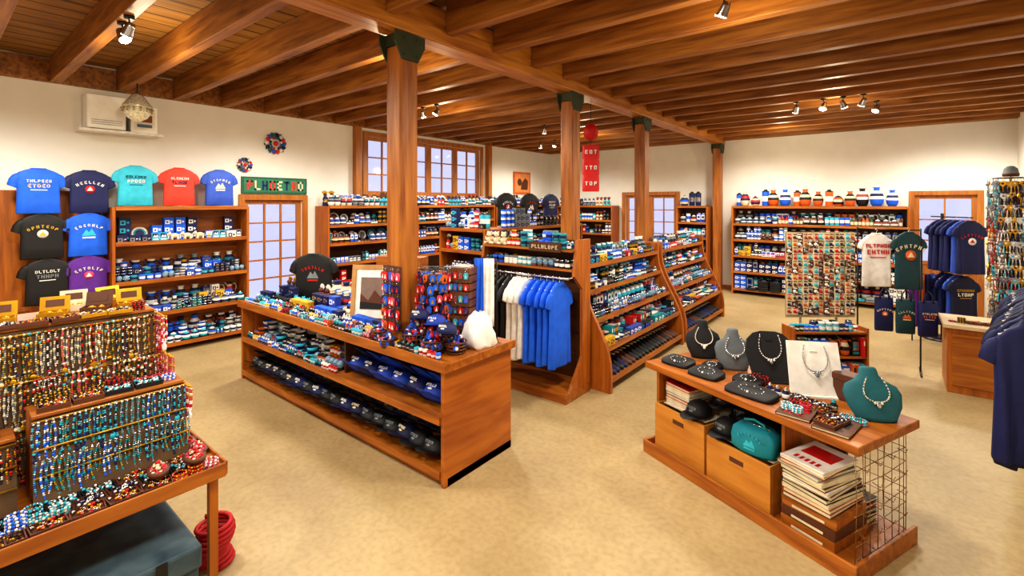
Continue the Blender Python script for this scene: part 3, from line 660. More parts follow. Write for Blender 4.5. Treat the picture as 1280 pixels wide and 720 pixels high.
O('print',M().ext([(-.11,.12),(.11,.12),(.11,.42),(-.11,.42)],-.003,0,0).ext([(-.11,.12),(.11,.12),(.11,.22),(.03,.3),(-.03,.2),(-.11,.27)],-.005,-.003,1).ext([(-.11,.12),(.11,.12),(.11,.17),(-.11,.19)],-.007,-.005,2).mesh('p',[mt('#7c6860'),BRN,BLK]),parent=e)
def keychains():
    o=[]
    for c,d in (('red','white'),('blue','gold'),('navy','red'),('green','white'),('orange','black'),('turquoise','cream'),('pink','white'),('silver','turquoise'),('silver','red')):
        m=M(); m.tube([(.009*math.cos(a),0,-.01+.009*math.sin(a)) for a in [2*pi*j/8 for j in range(8)]],.0015,4,2,True)
        m.tube([(0,0,-.019),(0,0,-.032)],.0015,4,2); m.ext([(-.014,-.085),(.014,-.085),(.021,-.05),(.012,-.032),(-.012,-.032),(-.021,-.05)],-.005,.005,0); m.ext([(-.009,-.075),(.009,-.075),(0,-.045)],-.007,-.005,1)
        o.append((m.mesh('key',[CN[c],CN[d],CHR]),'%s enamel souvenir keychain'%c))
    return o
KC=keychains()
def ornaments():
    o=[]
    for c,d in (('silver','turquoise'),('silver','white'),('gold','navy'),('silver','red'),('gold','cream'),('silver','gray')):
        m=M(); m.tube([(0,0,0),(0,0,-.02)],.0015,4); m.ext([(-.012,-.02),(.012,-.02),(.017,-.035),(0,-.055),(-.017,-.035)],-.003,.003)
        m.ball((0,-.005,-.034),.006,6,1)
        for q in(-.012,0,.012): m.tube([(q,0,-.045),(q*1.3,0,-.085)],.0025,4,1 if q else 0); m.ball((q*1.3,0,-.088),.005,5,1)
        o.append((m.mesh('orn',[CN[c],CN[d]]),'%s and %s dangling ornament'%(c,d)))
    return o
ON=ornaments()
def spinner(x,y,z,h,r,tiers,per,lb,grp,ch=None,sc=1,z0=.1,S=KC,nm='keychain',ct_='keychain'):
    e=O('spinner_rack',None,(x,y,z),label=lb,cat='display rack')
    O('base',M().lathe([(r*.9,0),(r*.9,.012),(.03,.02)],20).mesh('b',MET),parent=e)
    O('pole',M().lathe([(.012,.018),(.012,h),(.002,h+.01)],8).mesh('p',MET),parent=e)
    m=M()
    for t in range(tiers):
        zz=z0+(h-z0)*(t+1)/tiers-.005
        m.tube([(r*math.cos(a),r*math.sin(a),zz) for a in [2*pi*j/24 for j in range(24)]],.004,5,0,True)
        for j in range(6): a=pi*j/3; m.tube([(0,0,zz),(r*math.cos(a),r*math.sin(a),zz)],.003,4)
    O('ring_tier',m.mesh('t',MET),parent=e)
    O('core',M().lathe([(r*.6,z0+.02),(r*.6,h-.05)],12).mesh('core',DW),parent=e)
    for t in range(tiers):
        zz=z+z0+(h-z0)*(t+1)/tiers-.005
        for j in range(per):
            a=2*pi*(j+R.uniform(-.3,.3)+.5*(t%2))/per; me,l=S[R.choice(ch) if ch else R.randrange(len(S))]; q=R.uniform(-.02,.03)*r/.15
            o=O(nm,me,(x+(r+.004+q)*math.cos(a),y+(r+.004+q)*math.sin(a),zz),(0,0,a+pi/2+R.uniform(-.4,.4)),label=l+' on wire spinner',cat=ct_,group=grp)
            if sc!=1: s_=sc*R.uniform(.85,1.15); o.scale=(s_,s_,s_)
spinner(-2.92,2.62,ct,.6,.12,7,16,'metal spinner rack packed with red and blue keychains','keychains on counter spinner',[0,0,1,2,2,4,6,0,1],1.15,.02)
spinner(-3.4,2.74,ct,.5,.12,4,12,'small wire keychain spinner beside timber post','keychains on small spinner',None,1,.02)
# keychain panel fixed on post
O('keychain_panel',M().box(-.11,.11,-.012,0,0,.5).box(-.11,.11,-.03,-.012,.0,.02).mesh('kp',DW),(-3.1,2.347,1.0),label='dark panel of keychains fixed on timber post',cat='display rack')
for r_ in range(5):
    for c_ in range(5):
        me,l=KC[R.choice([0,0,1,2,6,4])]; o=O('keychain',me,(-3.19+.045*c_,2.322-.01*(c_%2),1.49-.098*r_),(0,0,R.uniform(-.3,.3)),label=l+' on post panel',cat='keychain',group='keychains on post panel'); o.scale=(1.2,1.2,1.2)
def basket(x,y,r,h,cols,lb,n=90,zz0=None):
    zb=ct if zz0 is None else zz0
    e=O('goods_basket',None,(x,y,zb),label=lb,cat='basket',group='baskets on the counter')
    m=M()
    for k in range(4):
        zz=.01+k*h/4; rr_=r*(.8+.06*k); m.tube([(rr_*math.cos(a),rr_*math.sin(a),zz) for a in [2*pi*j/20 for j in range(20)]],.008,5,0,True)
    m.lathe([(r*.75,0),(r*.78,.01)],18)
    for j in range(12): a=2*pi*j/12; m.tube([(r*.8*math.cos(a),r*.8*math.sin(a),0),(r*.98*math.cos(a),r*.98*math.sin(a),h*.8)],.006,4)
    O('basket_body',m.mesh('bk',DW),parent=e)
    m=M()
    for i in range(n):
        a=R.uniform(0,2*pi); q=R.random()**.6; z=h*.5+(1-q)*h*1.1*R.uniform(.6,1.1)
        px,py=q*r*.92*math.cos(a),q*r*.92*math.sin(a)
        if i%2: m.ball((px,py,z),R.uniform(.012,.02),7,i%len(cols),1,1,R.uniform(.6,1.3))
        else: m.box(-.014,.014,-.009,.009,-.018,.018,i%len(cols),Matrix.Translation((px,py,z))@Matrix.Rotation(R.uniform(-1,1),4,'X')@Matrix.Rotation(a,4,'Z'))
    o=O('heaped_trinkets',m.mesh('ht',[CN[c] for c in cols]),parent=e); o['kind']='stuff'
for bx_,by_,br,bh in ((-3.28,2.38,.09,.1),(-2.9,2.4,.1,.15),(-2.7,2.42,.1,.12),(-2.56,2.52,.08,.1),(-2.74,2.6,.08,.12),(-3.08,2.29,.06,.07)):
    basket(bx_,by_,br,bh,('navy','red','blue','red','slate blue','white'),'basket heaped with small red and blue goods',int(900*br))
for i in range(3): putcap(['navy','royal blue','navy'][i],(-2.86+.15*i,2.42+.03*(i%2),ct+.22-.03*i),math.radians(20),'navy caps on the counter top',-.35,.85)
m=M()
for i in range(9):
    m.box(-.1,.1,-.1,-.08,.03+i*.065,.03+i*.065+.055); m.box(.08,.1,-.08,.08,.03+i*.065,.085+i*.065); m.box(-.1,-.08,-.08,.08,.03+i*.065,.085+i*.065); m.box(-.08,.08,.08,.1,.03+i*.065,.085+i*.065)
m.box(-.08,.08,-.08,.08,0,.61,0)
O('slat_tower',m.mesh('tw',[wood('slat_wood','#5a3218','#7c4a24',(2,2,9))]),(-2.77,2.82,ct),(0,0,.3),label='dark slatted wooden display tower on counter',cat='display stand')
ft_=F(-2.77,2.82,ct,math.degrees(.3))
for r_ in range(6):
    for c_ in range(4):
        me,l=KC[[7,0,8,5,1][(r_*3+c_)%5]]; O('keychain',me,ft_.pt(-.072+.048*c_,-.108,.6-.095*r_),(0,0,.3),label=l+' on slatted tower',cat='keychain',group='keychains on slatted tower')
e=O('towel_stand',None,(-2.63,2.95,ct),(0,0,math.radians(30)),label='metal stand with blue garments at counter end',cat='stand')
O('stand_frame',M().tube([(-.11,0,0),(-.11,0,.66),(.0,0,.68),(.08,0,.66),(.08,0,0)],.008,6).mesh('f',MET),parent=e)
def cloth(w,l,c,nm='cloth',amp=.01):
    m=M(); rings=[]
    for t in range(8):
        z=-l*t/7; r=[]
        for side in (0,1):
            for j in range(13):
                q=j/12 if side==0 else 1-j/12
                r.append(((q-.5)*w*(1+.05*t/7),(amp*math.sin(q*14+t*.3)*(.4+t/7))+(.009 if side else -.009),z))
        rings.append(r)
    m.loft(rings); return m.mesh(nm,CN[c])
for i,(c,dx) in enumerate((('blue',-.06),('white',.02))):
    O('hanging_towel',cloth(.085,.56,c),F(-2.63,2.95,0,30).pt(dx,-.02-.01*(i%2),ct+.67),(0,0,math.radians(30)),label='%s cloth hanging from metal stand'%c,cat='towel',group='cloths on counter stand')
m=M(); rings=[]
for t,(z,k) in enumerate(((0,.9),(.03,1.05),(.1,1.05),(.17,.92),(.23,.65),(.27,.35))):
    rings.append([(.125*k*(1+.12*math.sin(5*a+t*1.3)+.05*math.sin(9*a))*math.cos(a),.09*k*(1+.14*math.sin(4*a+t))*math.sin(a),z+.012*math.sin(6*a+t)) for a in [2*pi*j/36 for j in range(36)]])
O('cloth_bundle',m.loft(rings).mesh('bundle',WHT),(-2.53,2.74,ct),(0,0,.4),label='bulky white cloth bundle on counter end',cat='cloth')

# ---------------- RIGHT TABLE
A=-23; ft=F(-1.49,3.66,0,A); L,DD,TZ=1.44,.6,.73
e=O('display_table',None,ft.o,(0,0,ft.a),label='honey-wood jewellery display table with lower bins',cat='table')
O('tabletop',M().box(-.04,L+.06,-.04,DD+.03,TZ-.05,TZ).mesh('tt',[WX]),parent=e,bev=.006)
O('base',M().box(-.03,L+.03,-.03,DD+.03,.0,.055).box(-.05,L+.05,-.05,-.03,.0,.1).box(L+.03,L+.05,-.03,DD+.03,.0,.1).box(-.05,-.03,-.03,DD+.03,.0,.1).mesh('bs',WX),parent=e,bev=.004)
O('side_panel',bx(0,.025,.05,DD-.02,.055,TZ-.05,WZ),parent=e); O('back_panel',bx(.025,L-.3,DD-.04,DD-.02,.055,TZ-.05,DW),parent=e)
O('divider',bx(1.0,1.02,.1,DD-.04,.055,TZ-.05,WZ),parent=e)
m=M(); wr=random.Random(5)
for i in range(8):
    z=.08+i*.08; q=wr.uniform(-.012,.012); m.tube([(L+.01,.02,z),(L+.01+q,DD/2,z-.006),(L+.01,DD-.02,z)],.0022,5); m.tube([(L-.3,DD-.02,z),(L+.01,DD-.02,z)],.0022,5)
for i in range(8):
    y=.02+(DD-.04)*i/7; m.tube([(L+.01,y,.055),(L+.01+wr.uniform(-.01,.01),y+wr.uniform(-.008,.008),.4),(L+.01,y,TZ-.05)],.0022,5)
for i in range(4): x=L-.3+.1*i; m.tube([(x,DD-.02,.055),(x,DD-.02,TZ-.05)],.0022,5)
for i in range(5):
    for j in range(4): m.tube([(L+.01,.06+.14*j,.1+.12*i),(L+.05,.06+.14*j,.09+.12*i),(L+.06,.06+.14*j,.115+.12*i)],.0025,5)
O('wire_grid',m.mesh('wg',mt('#a08058',.35,.8)),parent=e)
for i,(x0,x1,bh) in enumerate(((.03,.5,.36),(.52,.99,.31))):
    b=O('storage_bin',None,ft.pt(x0,.0,.056),(0,0,ft.a),label='orange wooden bin under jewellery table',cat='bin',group='bins under the table')
    w=x1-x0; O('bin_body',M().box(0,w,0,.02,0,bh).box(0,.015,.02,.5,0,bh).box(w-.015,w,.02,.5,0,bh).box(0,w,.48,.5,0,bh).box(.015,w-.015,.02,.48,0,.02).mesh('bb',wood('bin_wood%d'%i,'#b87428','#d0903c',(1,8,8))),parent=b,bev=.003)
    O('bin_handle',M().box(w/2-.05,w/2+.05,-.004,0,bh-.09,bh-.06).mesh('bh',BRN),parent=b)
def flat_book(c,loc,rz,lb,s=1.0,grp='books under the table',th=1.0):
    m=M(); w,d,h=.12*s,.16*s,.022*s*th
    m.box(-w,w,-d,d,0,.003).box(-w,w,-d,d,h-.003,h).box(-w,-w+.003,-d,d,0,h).box(-w+.003,w-.004,-d+.004,d-.004,.003,h-.003,1)
    m.box(-w*.7,w*.7,-d*.2,d*.6,h,h+.0008,2)
    for i in range(5): m.box(-w*.6+i*w*.25,-w*.45+i*w*.25,-d*.75,-d*.5,h,h+.0008,2)
    O('paperback_book',m.mesh('fb',[CN[c],CRM,CN[R.choice(['red','brown','black','gold'])]]),loc,(0,0,rz),label=lb,cat='book',group=grp)
for i in range(7): flat_book(['white','cream','red','gray'][i%4],ft.pt(.19,.24,.417+i*.0235),ft.a+R.uniform(-.08,.08),'stacked paperback book on bin edge')
O('bin_cover_board',bx(-.2,.2,-.2,.2,0,.004,CRM),ft.pt(.265,.26,.412),(0,0,ft.a),label='cream board laid across storage bin',cat='board',group='boards across bins')
O('bin_cover_board',bx(-.22,.22,-.2,.2,0,.004,CRM),ft.pt(.755,.26,.366),(0,0,ft.a),label='cream board laid across storage bin',cat='board',group='boards across bins')
for x,y,z in ((.37,.1,.43),(.44,.3,.5),(.6,.12,.39),(.64,.28,.39),(.56,.36,.42),(.78,.34,.39)): putcap('black',ft.pt(x,y,z),ft.a+R.uniform(-.4,.4),'black caps over the bins',-.1)
m=M(); rings=[]
for z,k in ((0,.85),(.02,1),(.09,1.03),(.14,.95),(.165,.7)):
    rings.append([(k*.14*math.copysign(abs(math.cos(a))**.5,math.cos(a)),k*.09*math.copysign(abs(math.sin(a))**.5,math.sin(a))+.006*math.sin(5*a),z) for a in [2*pi*j/24 for j in range(24)]])
e=O('zipped_bag',None,ft.pt(.83,.1,.371),(0,0,ft.a+.15),label='teal zipped pouch bag with pale pattern',cat='bag')
O('bag_body',m.loft(rings).mesh('bag',mt('#0e8698',.7)),parent=e); O('zipper',M().tube([(-.09,0,.166),(0,0,.17),(.09,0,.166)],.004,5).mesh('z',CHR),parent=e)
O('strap',M().tube([(-.08,-.02,.15),(-.06,-.03,.2),(0,-.03,.215),(.06,-.03,.2),(.08,-.02,.15)],.008,6).mesh('st',TEA),parent=e)
O('print',prt(1,.5).mesh('pp',[TUR,TUR,TEA]),(0,-.096,.1),parent=e)
# flat stacked boxes and magazines on the open shelf
z=.057
for i in range(3):
    w=.15; m=M(); m.box(-w,w,-.17,.17,0,.05).box(-w-.003,w+.003,-.173,.173,.03,.062).box(-w*.6,w*.6,-.175,-.172,.01,.025,1)
    O('flat_box',m.mesh('fbx',[[WX,BRN,WX][i],CRM]),ft.pt(1.2,.19,z),(0,0,ft.a+R.uniform(-.05,.05)),label='flat lidded brown box stacked on lower shelf',cat='box',group='flat boxes on the lower shelf',bev=.003); z+=.063
for i in range(5): flat_book(['brown','rust','cream','black','brown'][i],ft.pt(1.2+R.uniform(-.01,.01),.18,z),ft.a+R.uniform(-.08,.08),'neatly stacked magazine on lower table shelf',1.12,th=1.0); z+=.0248
for i in range(6): flat_book(['white','brown','cream','gray','rust','white'][i],ft.pt(1.19+R.uniform(-.015,.015),.15,z),ft.a+R.uniform(-.12,.12),'neatly stacked magazine under jewellery table',1.05,th=.9); z+=.021
for i in range(5): flat_book(['cream','brown','gray','rust','black'][i],ft.pt(1.22,.46,.057+i*.0298),ft.a+R.uniform(-.1,.1),'stacked magazine at back of shelf',.7,th=1.3)
def bust(mat):
    m=M(); rings=[]
    for z,hw,hd,dy in ((0,.085,.04,0),(.02,.09,.042,0),(.08,.115,.045,.01),(.15,.125,.046,.03),(.19,.11,.042,.04),(.22,.065,.036,.05),(.25,.042,.034,.055),(.285,.037,.03,.06),(.295,.03,.024,.06)):
        rings.append([(hw*math.cos(a),dy+hd*math.sin(a),z) for a in [2*pi*j/24 for j in range(24)]])
    return m.loft(rings).mesh('bust',mat)
def easel(mat,sq=False):
    m=M(); T=Matrix.Rotation(-.3,4,'X')
    P=[(-.145,0),(.145,0),(.14,.35),(-.14,.35)] if sq else [(-.1,0),(.1,0),(.145,.2),(.13,.29),(.09,.335),(.045,.35),(-.045,.35),(-.09,.335),(-.13,.29),(-.145,.2)]
    m.ext(P,-.012,.012,0,T)
    m.box(-.02,.02,.1,.11,0,.27,0,Matrix.Rotation(.12,4,'X'));m.box(-.1,.1,-.03,.02,0,.012)
    return m.mesh('easel',mat)
def neck(c,d,w,h,lean,lb,loc,rz,hw=.04):
    m=M(); n=46
    for i in range(n):
        t=i/(n-1); a=t*pi
        z=h-(h*.55)*math.sin(a)
        x=hw*math.cos(a)+ (w-hw)*math.cos(a)*math.sin(a)*1.6
        m.ball((x,0,z),.0045,5,i%2)
    m.ball((0,-.004,h*.45-.018),.013,8,1,1,.5,1.4)
    for s in(-1,1): m.ball((s*.018,-.004,h*.45-.006),.008,6,0)
    O('necklace',m.mesh('neck',[CN[c],CN[d]]),loc,(lean,0,rz),label=lb,cat='necklace')
BU=[(.13,.44,'black','b','black velvet necklace bust on table'),(.43,.42,'gray','b','gray necklace bust on table'),(.73,.42,'black','e','black oval necklace display board'),(1.03,.44,'white','q','white rectangular necklace display panel'),(1.38,.4,'teal','b','broad teal necklace bust at table end')]
for x,y,c,k,lb in BU:
    rz=ft.a+math.radians(50)
    p=ft.pt(x,y,TZ+.001)
    mm=mt({'black':'#141418','gray':'#5e6468','teal':'#145a64','white':'#e8e4dc'}[c],.75)
    o=O('necklace_display',bust(mm) if k=='b' else easel(mm,k=='q'),p,(0,0,rz),label=lb,cat='jewellery stand',group='necklace displays on the table')
    o.scale=(1.25,1.0,.98) if c=='teal' else (1.1,1.0,1.0)
    if c=='teal': o.rotation_euler=(-.14,0,rz)
    fb=F(p[0],p[1],p[2],math.degrees(rz))
    if k=='b': neck('cream' if c!='gray' else 'white','white' if c=='black' else 'silver',.085,.24,-.2 if c!='teal' else -.33,'pale beaded necklace draped on %s bust'%c,fb.pt(0,-.056,0.01),rz)
    else: neck('white' if c=='black' else 'silver','silver' if c=='black' else 'gray',.09,.3,-.3,'beaded necklace on %s display board'%c,fb.pt(0,-.026,.03),rz,.06)
def pad(w,d,loc,rz,lb):
    m=M(); rings=[]
    for z,k in ((0,1),(.015,1),(.022,.94)): rings.append([(k*w*math.copysign(abs(math.cos(a))**.45,math.cos(a)),k*d*math.copysign(abs(math.sin(a))**.45,math.sin(a)),z+(.012*(math.sin(a)+1) if z>0 else 0)) for a in [2*pi*j/24 for j in range(24)]])
    m.loft(rings)
    O('jewellery_pad',m.mesh('pad',BLK),loc,(0,0,rz),label=lb,cat='jewellery pad',group='black jewellery pads')
    m=M()
    for i in range(20):
        a=2*pi*i/20; m.ball((w*.5*math.cos(a),d*.5*math.sin(a),.038+.008*math.sin(a)),.004,5,i%2)
    m.ball((0,-d*.6,.034),.009,6,1)
    O('necklace',m.mesh('pn',[CHR,WHT]),loc,(0,0,rz),label='silver beaded necklace laid on black pad',cat='necklace',group='necklaces on pads')
for x,y,w,d in ((.14,.14,.12,.085),(.42,.12,.12,.085),(.34,.28,.07,.055),(.8,.09,.16,.085),(.66,.26,.1,.06)): pad(w,d,ft.pt(x,y,TZ+.001),ft.a+.15,'black velvet pad with necklace on table')
for y in (.22,.3): fill(ft,.82,1.26,y,TZ,['bracelet','bead_tray','trinket_jar'],'the jewellery table',.12,sc=.9)
fill(ft,.5,.8,.35,TZ,['bracelet','trinket_jar'],'the jewellery table',.1,sc=.9); fill(ft,1.26,1.42,.26,TZ,['bracelet'],'the jewellery table',.04)
flat_book('brown',ft.pt(1.1,.1,TZ+.001),ft.a+.3,'brown bead tray box on table edge',.75,'trays on the jewellery table'); flat_book('brown',ft.pt(1.32,.1,TZ+.001),ft.a+.2,'brown bead tray on table edge',.75,'trays on the jewellery table')
for y in (.05,.14): fill(ft,1.03,1.2,y,TZ+.018,['bead_tray','bracelet'],'the jewellery table',.05,sc=.9); fill(ft,1.24,1.42,y,TZ+.018,['bead_tray'],'the jewellery table',.05,sc=.9)
fill(ft,.0,.3,.54,TZ,['bead_tray','snow_globe'],'the jewellery table',.2)
O('brown_box',M().box(-.12,.12,-.05,.05,0,.16).box(-.125,.125,-.055,.055,.13,.17).mesh('bb',[BRN]),ft.pt(1.2,.57,TZ+.001),(0,0,ft.a),label='brown lidded box behind necklace displays',cat='box',bev=.003)

# ---------------- LEFT FOREGROUND TABLE
lx0,lx1,ly0,ly1,lz=-3.65,-2.47,-.7,.9,.75
e=O('jewellery_table',None,(lx0,ly0,0),label='wooden table crowded with tiered necklace racks',cat='table')
W=lx1-lx0; D=ly1-ly0
O('tabletop',M().box(0,W,0,D,lz-.04,lz).box(W,W+.012,0,D,lz-.045,lz+.02).box(0,W,D,D+.012,lz-.045,lz+.02).mesh('t',WY),parent=e,bev=.004)
lm=bx(-.018,.018,-.018,.018,0,lz-.04,WZ)
for a in(.04,W-.04):
    for b in(.04,D-.04): O('leg',lm,(a,b,0),parent=e)
def riser(x,y0,y1,z0,z1,slope,dep,lb):
    e=O('necklace_rack',None,(x,y0,z0),label=lb,cat='display rack')
    w=y1-y0
    O('back_board',M().add([(0,0,0),(0,w,0),(-slope,w,z1-z0),(-slope,0,z1-z0),(-.02,0,0),(-.02,w,0),(-slope-.02,w,z1-z0),(-slope-.02,0,z1-z0)],[(0,1,2,3),(4,7,6,5),(0,3,7,4),(1,5,6,2),(3,2,6,7),(0,4,5,1)]).mesh('bb',mt('#5a4228',.7)),parent=e)
    O('top_board',bx(-slope-dep,-slope+.01,0,w,z1-z0,z1-z0+.015,WY),parent=e,bev=.003)
    O('side_board',bx(-slope-dep,-slope-.02,w-.02,w,0,z1-z0,WZ),parent=e); O('side_board',bx(-slope-dep,-slope-.02,0,.02,0,z1-z0,WZ),parent=e)
    m=M()
    for q in (.97,.66,.36): m.tube([(-slope*q+.014,0,(z1-z0)*q),(-slope*q+.014,w,(z1-z0)*q)],.004,5)
    O('peg_rail',m.mesh('pr',GLD),parent=e)
def strand(c,d,L,w=.017,k=0,c3='gold'):
    m=M(); n=int(L/.0092)
    for s in(-1,1):
        for i in range(n):
            t=i/n; m.ball((s*w*math.sin(pi*min(1,.2+t*.8))+s*.0015,.003*s,-L*t),.0044 if i%5 else .0062,5,0 if (i//2)%2 else (1 if i%5 else 2))
    if k==0: m.ball((0,0,-L-.012),.013,7,1,1,.5,1.5)
    elif k==1: m.ext([(-.012,-L-.03),(.012,-L-.03),(.016,-L-.01),(0,-L+.005),(-.016,-L-.01)],-.004,.004,1)
    else: m.lathe([(.012,-L-.02),(.014,-L-.01),(.004,-L)],8,0,(0,0,0),None,True,1,.4)
    return m.mesh('strand',[CN[c],CN[d],CN[c3]])
SW=[(strand(a,b,L,.012+.004*(i%3),i%3,c3),'%s and %s bead strand necklace'%(a,b)) for i,(a,b,L,c3) in enumerate((('gold','rust',.23,'black'),('white','gold',.2,'red'),('red','black',.24,'gold'),('brown','gold',.21,'cream'),('cream','gray',.25,'brown'),('gold','brown',.19,'turquoise'),('pink','gold',.22,'white'),('black','white',.26,'red'),('silver','navy',.2,'gold'),('gold','green',.23,'cream'),('brown','gold',.19,'white'),('silver','white',.24,'rust'),('gray','cream',.22,'gold')))]
SC=[(strand(a,b,L,.012+.003*(i%3),i%3,'silver'),'%s and %s bead strand necklace'%(a,b)) for i,(a,b,L) in enumerate((('turquoise','navy',.17),('blue','white',.19),('teal','gold',.16),('navy','turquoise',.15),('slate blue','turquoise',.19),('teal','silver',.17),('gray','teal',.18)))]
SP=[(strand(a,b,L,.015,i%3,'gold'),'%s and %s bead strand necklace'%(a,b)) for i,(a,b,L) in enumerate((('pink','red',.15),('red','white',.13),('pink','white',.16),('rust','pink',.14)))]
NS=[0]
def hangrow(x,y0,y1,z,S,step,grp,lab,rz=pi/2,ax='y'):
    y=y0
    while y<y1:
        if NS[0]>292: return
        NS[0]+=1
        me,l=S[R.randrange(len(S))]; o=O('strand_necklace',me,((x+R.uniform(0,.008),y,z) if ax=='y' else (y,x,z)),(0,0,rz+R.uniform(-.35,.35)),label=l+lab,cat='necklace',group=grp); o.scale=(1,1,R.uniform(.85,1.1)); y+=step*R.uniform(.85,1.15)
riser(-2.98,-.55,.78,lz,1.42,.12,.36,'tall tiered rack hung with beaded necklaces')
for x,z in ((-3.06,1.405),(-3.025,1.2),(-2.99,1.0)): hangrow(x,.0,.77,z,SW,.0215,'necklaces on tall rack',' on tall rack')
riser(-2.7,.28,.82,lz,1.1,.08,.16,'low rack hung with blue bead necklaces')
hangrow(-2.75,.29,.81,1.09,SC,.0205,'blue necklaces on low rack',' on low rack'); hangrow(-2.72,.3,.81,.94,SC,.0205,'blue necklaces on low rack',' on low rack')
riser(-2.75,-.4,.24,lz,1.02,.07,.14,'low rack with gold bead strands')
hangrow(-2.79,0,.23,1.0,SW,.021,'gold strands on low rack',' on low rack')
hangrow(.8,-3.42,-3.0,1.4,SP,.021,'pink strands on rack side',' on rack side',pi,'x'); hangrow(.81,-3.42,-2.9,1.2,SP,.022,'pink strands on rack side',' on rack side',pi,'x')
hangrow(.838,-2.88,-2.72,1.08,SP,.022,'pink strands on rack side',' on rack side',pi,'x')
fq=F(-2.47,-.65,0,90)
for x0,x1,y,z in ((.95,1.46,.36,1.116),(.95,1.46,.43,1.116),(.5,.88,.42,1.036)): fill(fq,x0,x1,y,z,['bracelet','bead_tray'],'the low necklace rack',.06,sc=.85)
for q,y in enumerate((.05,.13,.2)):
    fill(fq,.55,1.54,y,lz,['bead_tray','bracelet','bead_tray','souvenir_tin'],'the crowded jewellery table',.07,sc=.88)
for (x,y) in ((-2.56,.8),(-2.56,.66),(-2.72,.86),(-2.85,.855),(-3.0,.86),(-3.15,.86),(-3.3,.86)):
    m=M()
    for i in range(90):
        a=R.uniform(0,2*pi); r_=R.random()**.6*.055; m.ball((r_*math.cos(a)*1.0,r_*math.sin(a)*.6,.012+(1-r_/.055)*.05*R.uniform(.6,1)),R.uniform(.005,.009),6,i%4)
    m.lathe([(.06,0,4),(.066,.02,4),(.05,.022,4)],14,4,(0,0,0),None,True,1,.65)
    O('bead_bowl',m.mesh('bead_heap',[PNK,RED,CRM,RUST,BRN]),(x,y,lz+.001+(.04 if x>-2.65 else 0)),(0,0,R.uniform(-.3,.3)),label='small dish heaped with pink and red beads',cat='bead dish',group='bead dishes on jewellery table')
def openbox(x,y,z,rz,c,lb):
    e=O('open_gift_box',None,(x,y,z),(0,0,rz),label=lb,cat='box',group='gold boxes on the rack'); e.scale=(.85,.85,.85)
    O('box_body',M().box(-.065,.065,-.045,.045,0,.008).box(-.065,.065,-.045,-.04,.008,.04).box(-.065,.065,.04,.045,.008,.04).box(-.065,-.06,-.04,.04,.008,.04).box(.06,.065,-.04,.04,.008,.04).mesh('b',CN[c]),parent=e)
    O('box_lid',M().box(-.065,.065,0,.005,0,.08).box(-.04,.04,-.003,0,.02,.06,1).mesh('l',[CN[c],BRN]),(0,.045,.04),(-.3,0,0),parent=e)
    O('box_insert',M().ball((-.02,0,.028),.02,8,0,1.2,1,.8).ball((.025,0,.028),.018,8,0).mesh('i',CN['gold']),parent=e)
for x,y,c in ((-3.2,.4,'gold'),(-3.2,.56,'brown'),(-3.22,.22,'gold'),(-3.36,.5,'cream'),(-3.36,.66,'gold'),(-3.2,.7,'gold')): openbox(x,y,1.436,pi/2+R.uniform(-.5,.5),c,'%s open gift box on rack top'%c)
fill(fq,.6,1.4,.64,1.436,['bracelet','bead_tray'],'the tall necklace rack',.05,sc=.8)
e=O('storage_chest',None,(-3.15,-.3,0),label='worn blue-gray wooden chest under jewellery table',cat='chest')
TR=wood('chest_paint','#243a48','#4c6068',(2,2,2),.6,4)
O('chest_body',bx(0,.78,0,1.06,0,.4,TR),parent=e,bev=.01); O('lid',bx(-.01,.79,-.01,1.07,.4,.5,TR),parent=e,bev=.012)
m=M()
for y in (.12,.5,.9): m.box(.78,.786,y,y+.04,0,.4).box(.79,.796,y,y+.04,.4,.5)
O('strap',m.mesh('s',MET),parent=e)
m=M(); pts=[]
for i in range(190):
    a=i*2*pi/18; rr=.085+.02*math.sin(i*.31); pts.append((rr*math.cos(a),rr*math.sin(a),.014+i*.0011))
m.tube(pts,.012,7)
O('rope_coil',m.mesh('rope',mt('#b01218',.7)),(-2.93,1.0,0),label='coil of bright red rope on floor',cat='rope')

# ---------------- RIGHT SIDE
fc=F(-.6,6.2,0,38.7)
BG=mt('#b09a74',.6)
e=O('card_rack',None,fc.o,(0,0,fc.a),label='freestanding beige rack packed with carded souvenirs',cat='display rack')
O('backing_board',bx(-.38,.38,0,.02,.74,1.68,BG),parent=e); O('pole',M().tube([(-.2,.04,.03),(-.2,.04,1.6)],.012,6).tube([(.2,.04,.03),(.2,.04,1.6)],.012,6).mesh('f',BG),parent=e)
O('side_panel',bx(-.4,-.38,-.18,.05,0,.66,WZ),parent=e); O('side_panel',bx(.38,.4,-.18,.05,0,.66,WZ),parent=e); O('back_panel',bx(-.38,.38,.03,.05,0,.64,DW),parent=e)
for z in (.08,.36,.62): O('shelf',M().box(-.38,.38,-.18,.03,z-.02,z).mesh('sf',WX),parent=e)
cards=[]
for c in ('orange','red','silver','rust','white','navy','brown','turquoise'):
    m=M(); m.box(-.03,.03,-.003,0,-.085,0,0); m.ball((-.006,-.008,-.048),.018,8,1,1,.4,1); m.ball((.016,-.008,-.06),.01,6,1,1,.4,1); m.box(-.02,.02,-.004,-.003,-.02,-.008,1); cards.append((m.mesh('card',[CN['cream' if c not in('white','silver') else 'brown'],CN[c]]),c))
for r_ in range(12):
    for c_ in range(13):
        me,c=R.choice(cards); O('souvenir_card',me,fc.pt(-.35+c_*.058,-.004-.012*(c_%2),1.67-r_*.074),(0,0,fc.a+R.uniform(-.3,.3)),label='small carded %s souvenir on rack board'%c,cat='souvenir',group='carded souvenirs on the rack')
for z in (.08,.36,.62):
    for y in (-.12,-.04): fill(fc,-.36,.36,y,z,['candle_jar','souvenir_carton','pitcher','book'] if z<.6 else ['candle_jar','shot_glass','souvenir_tin'],'the card rack shelf',.24 if z<.6 else .13)
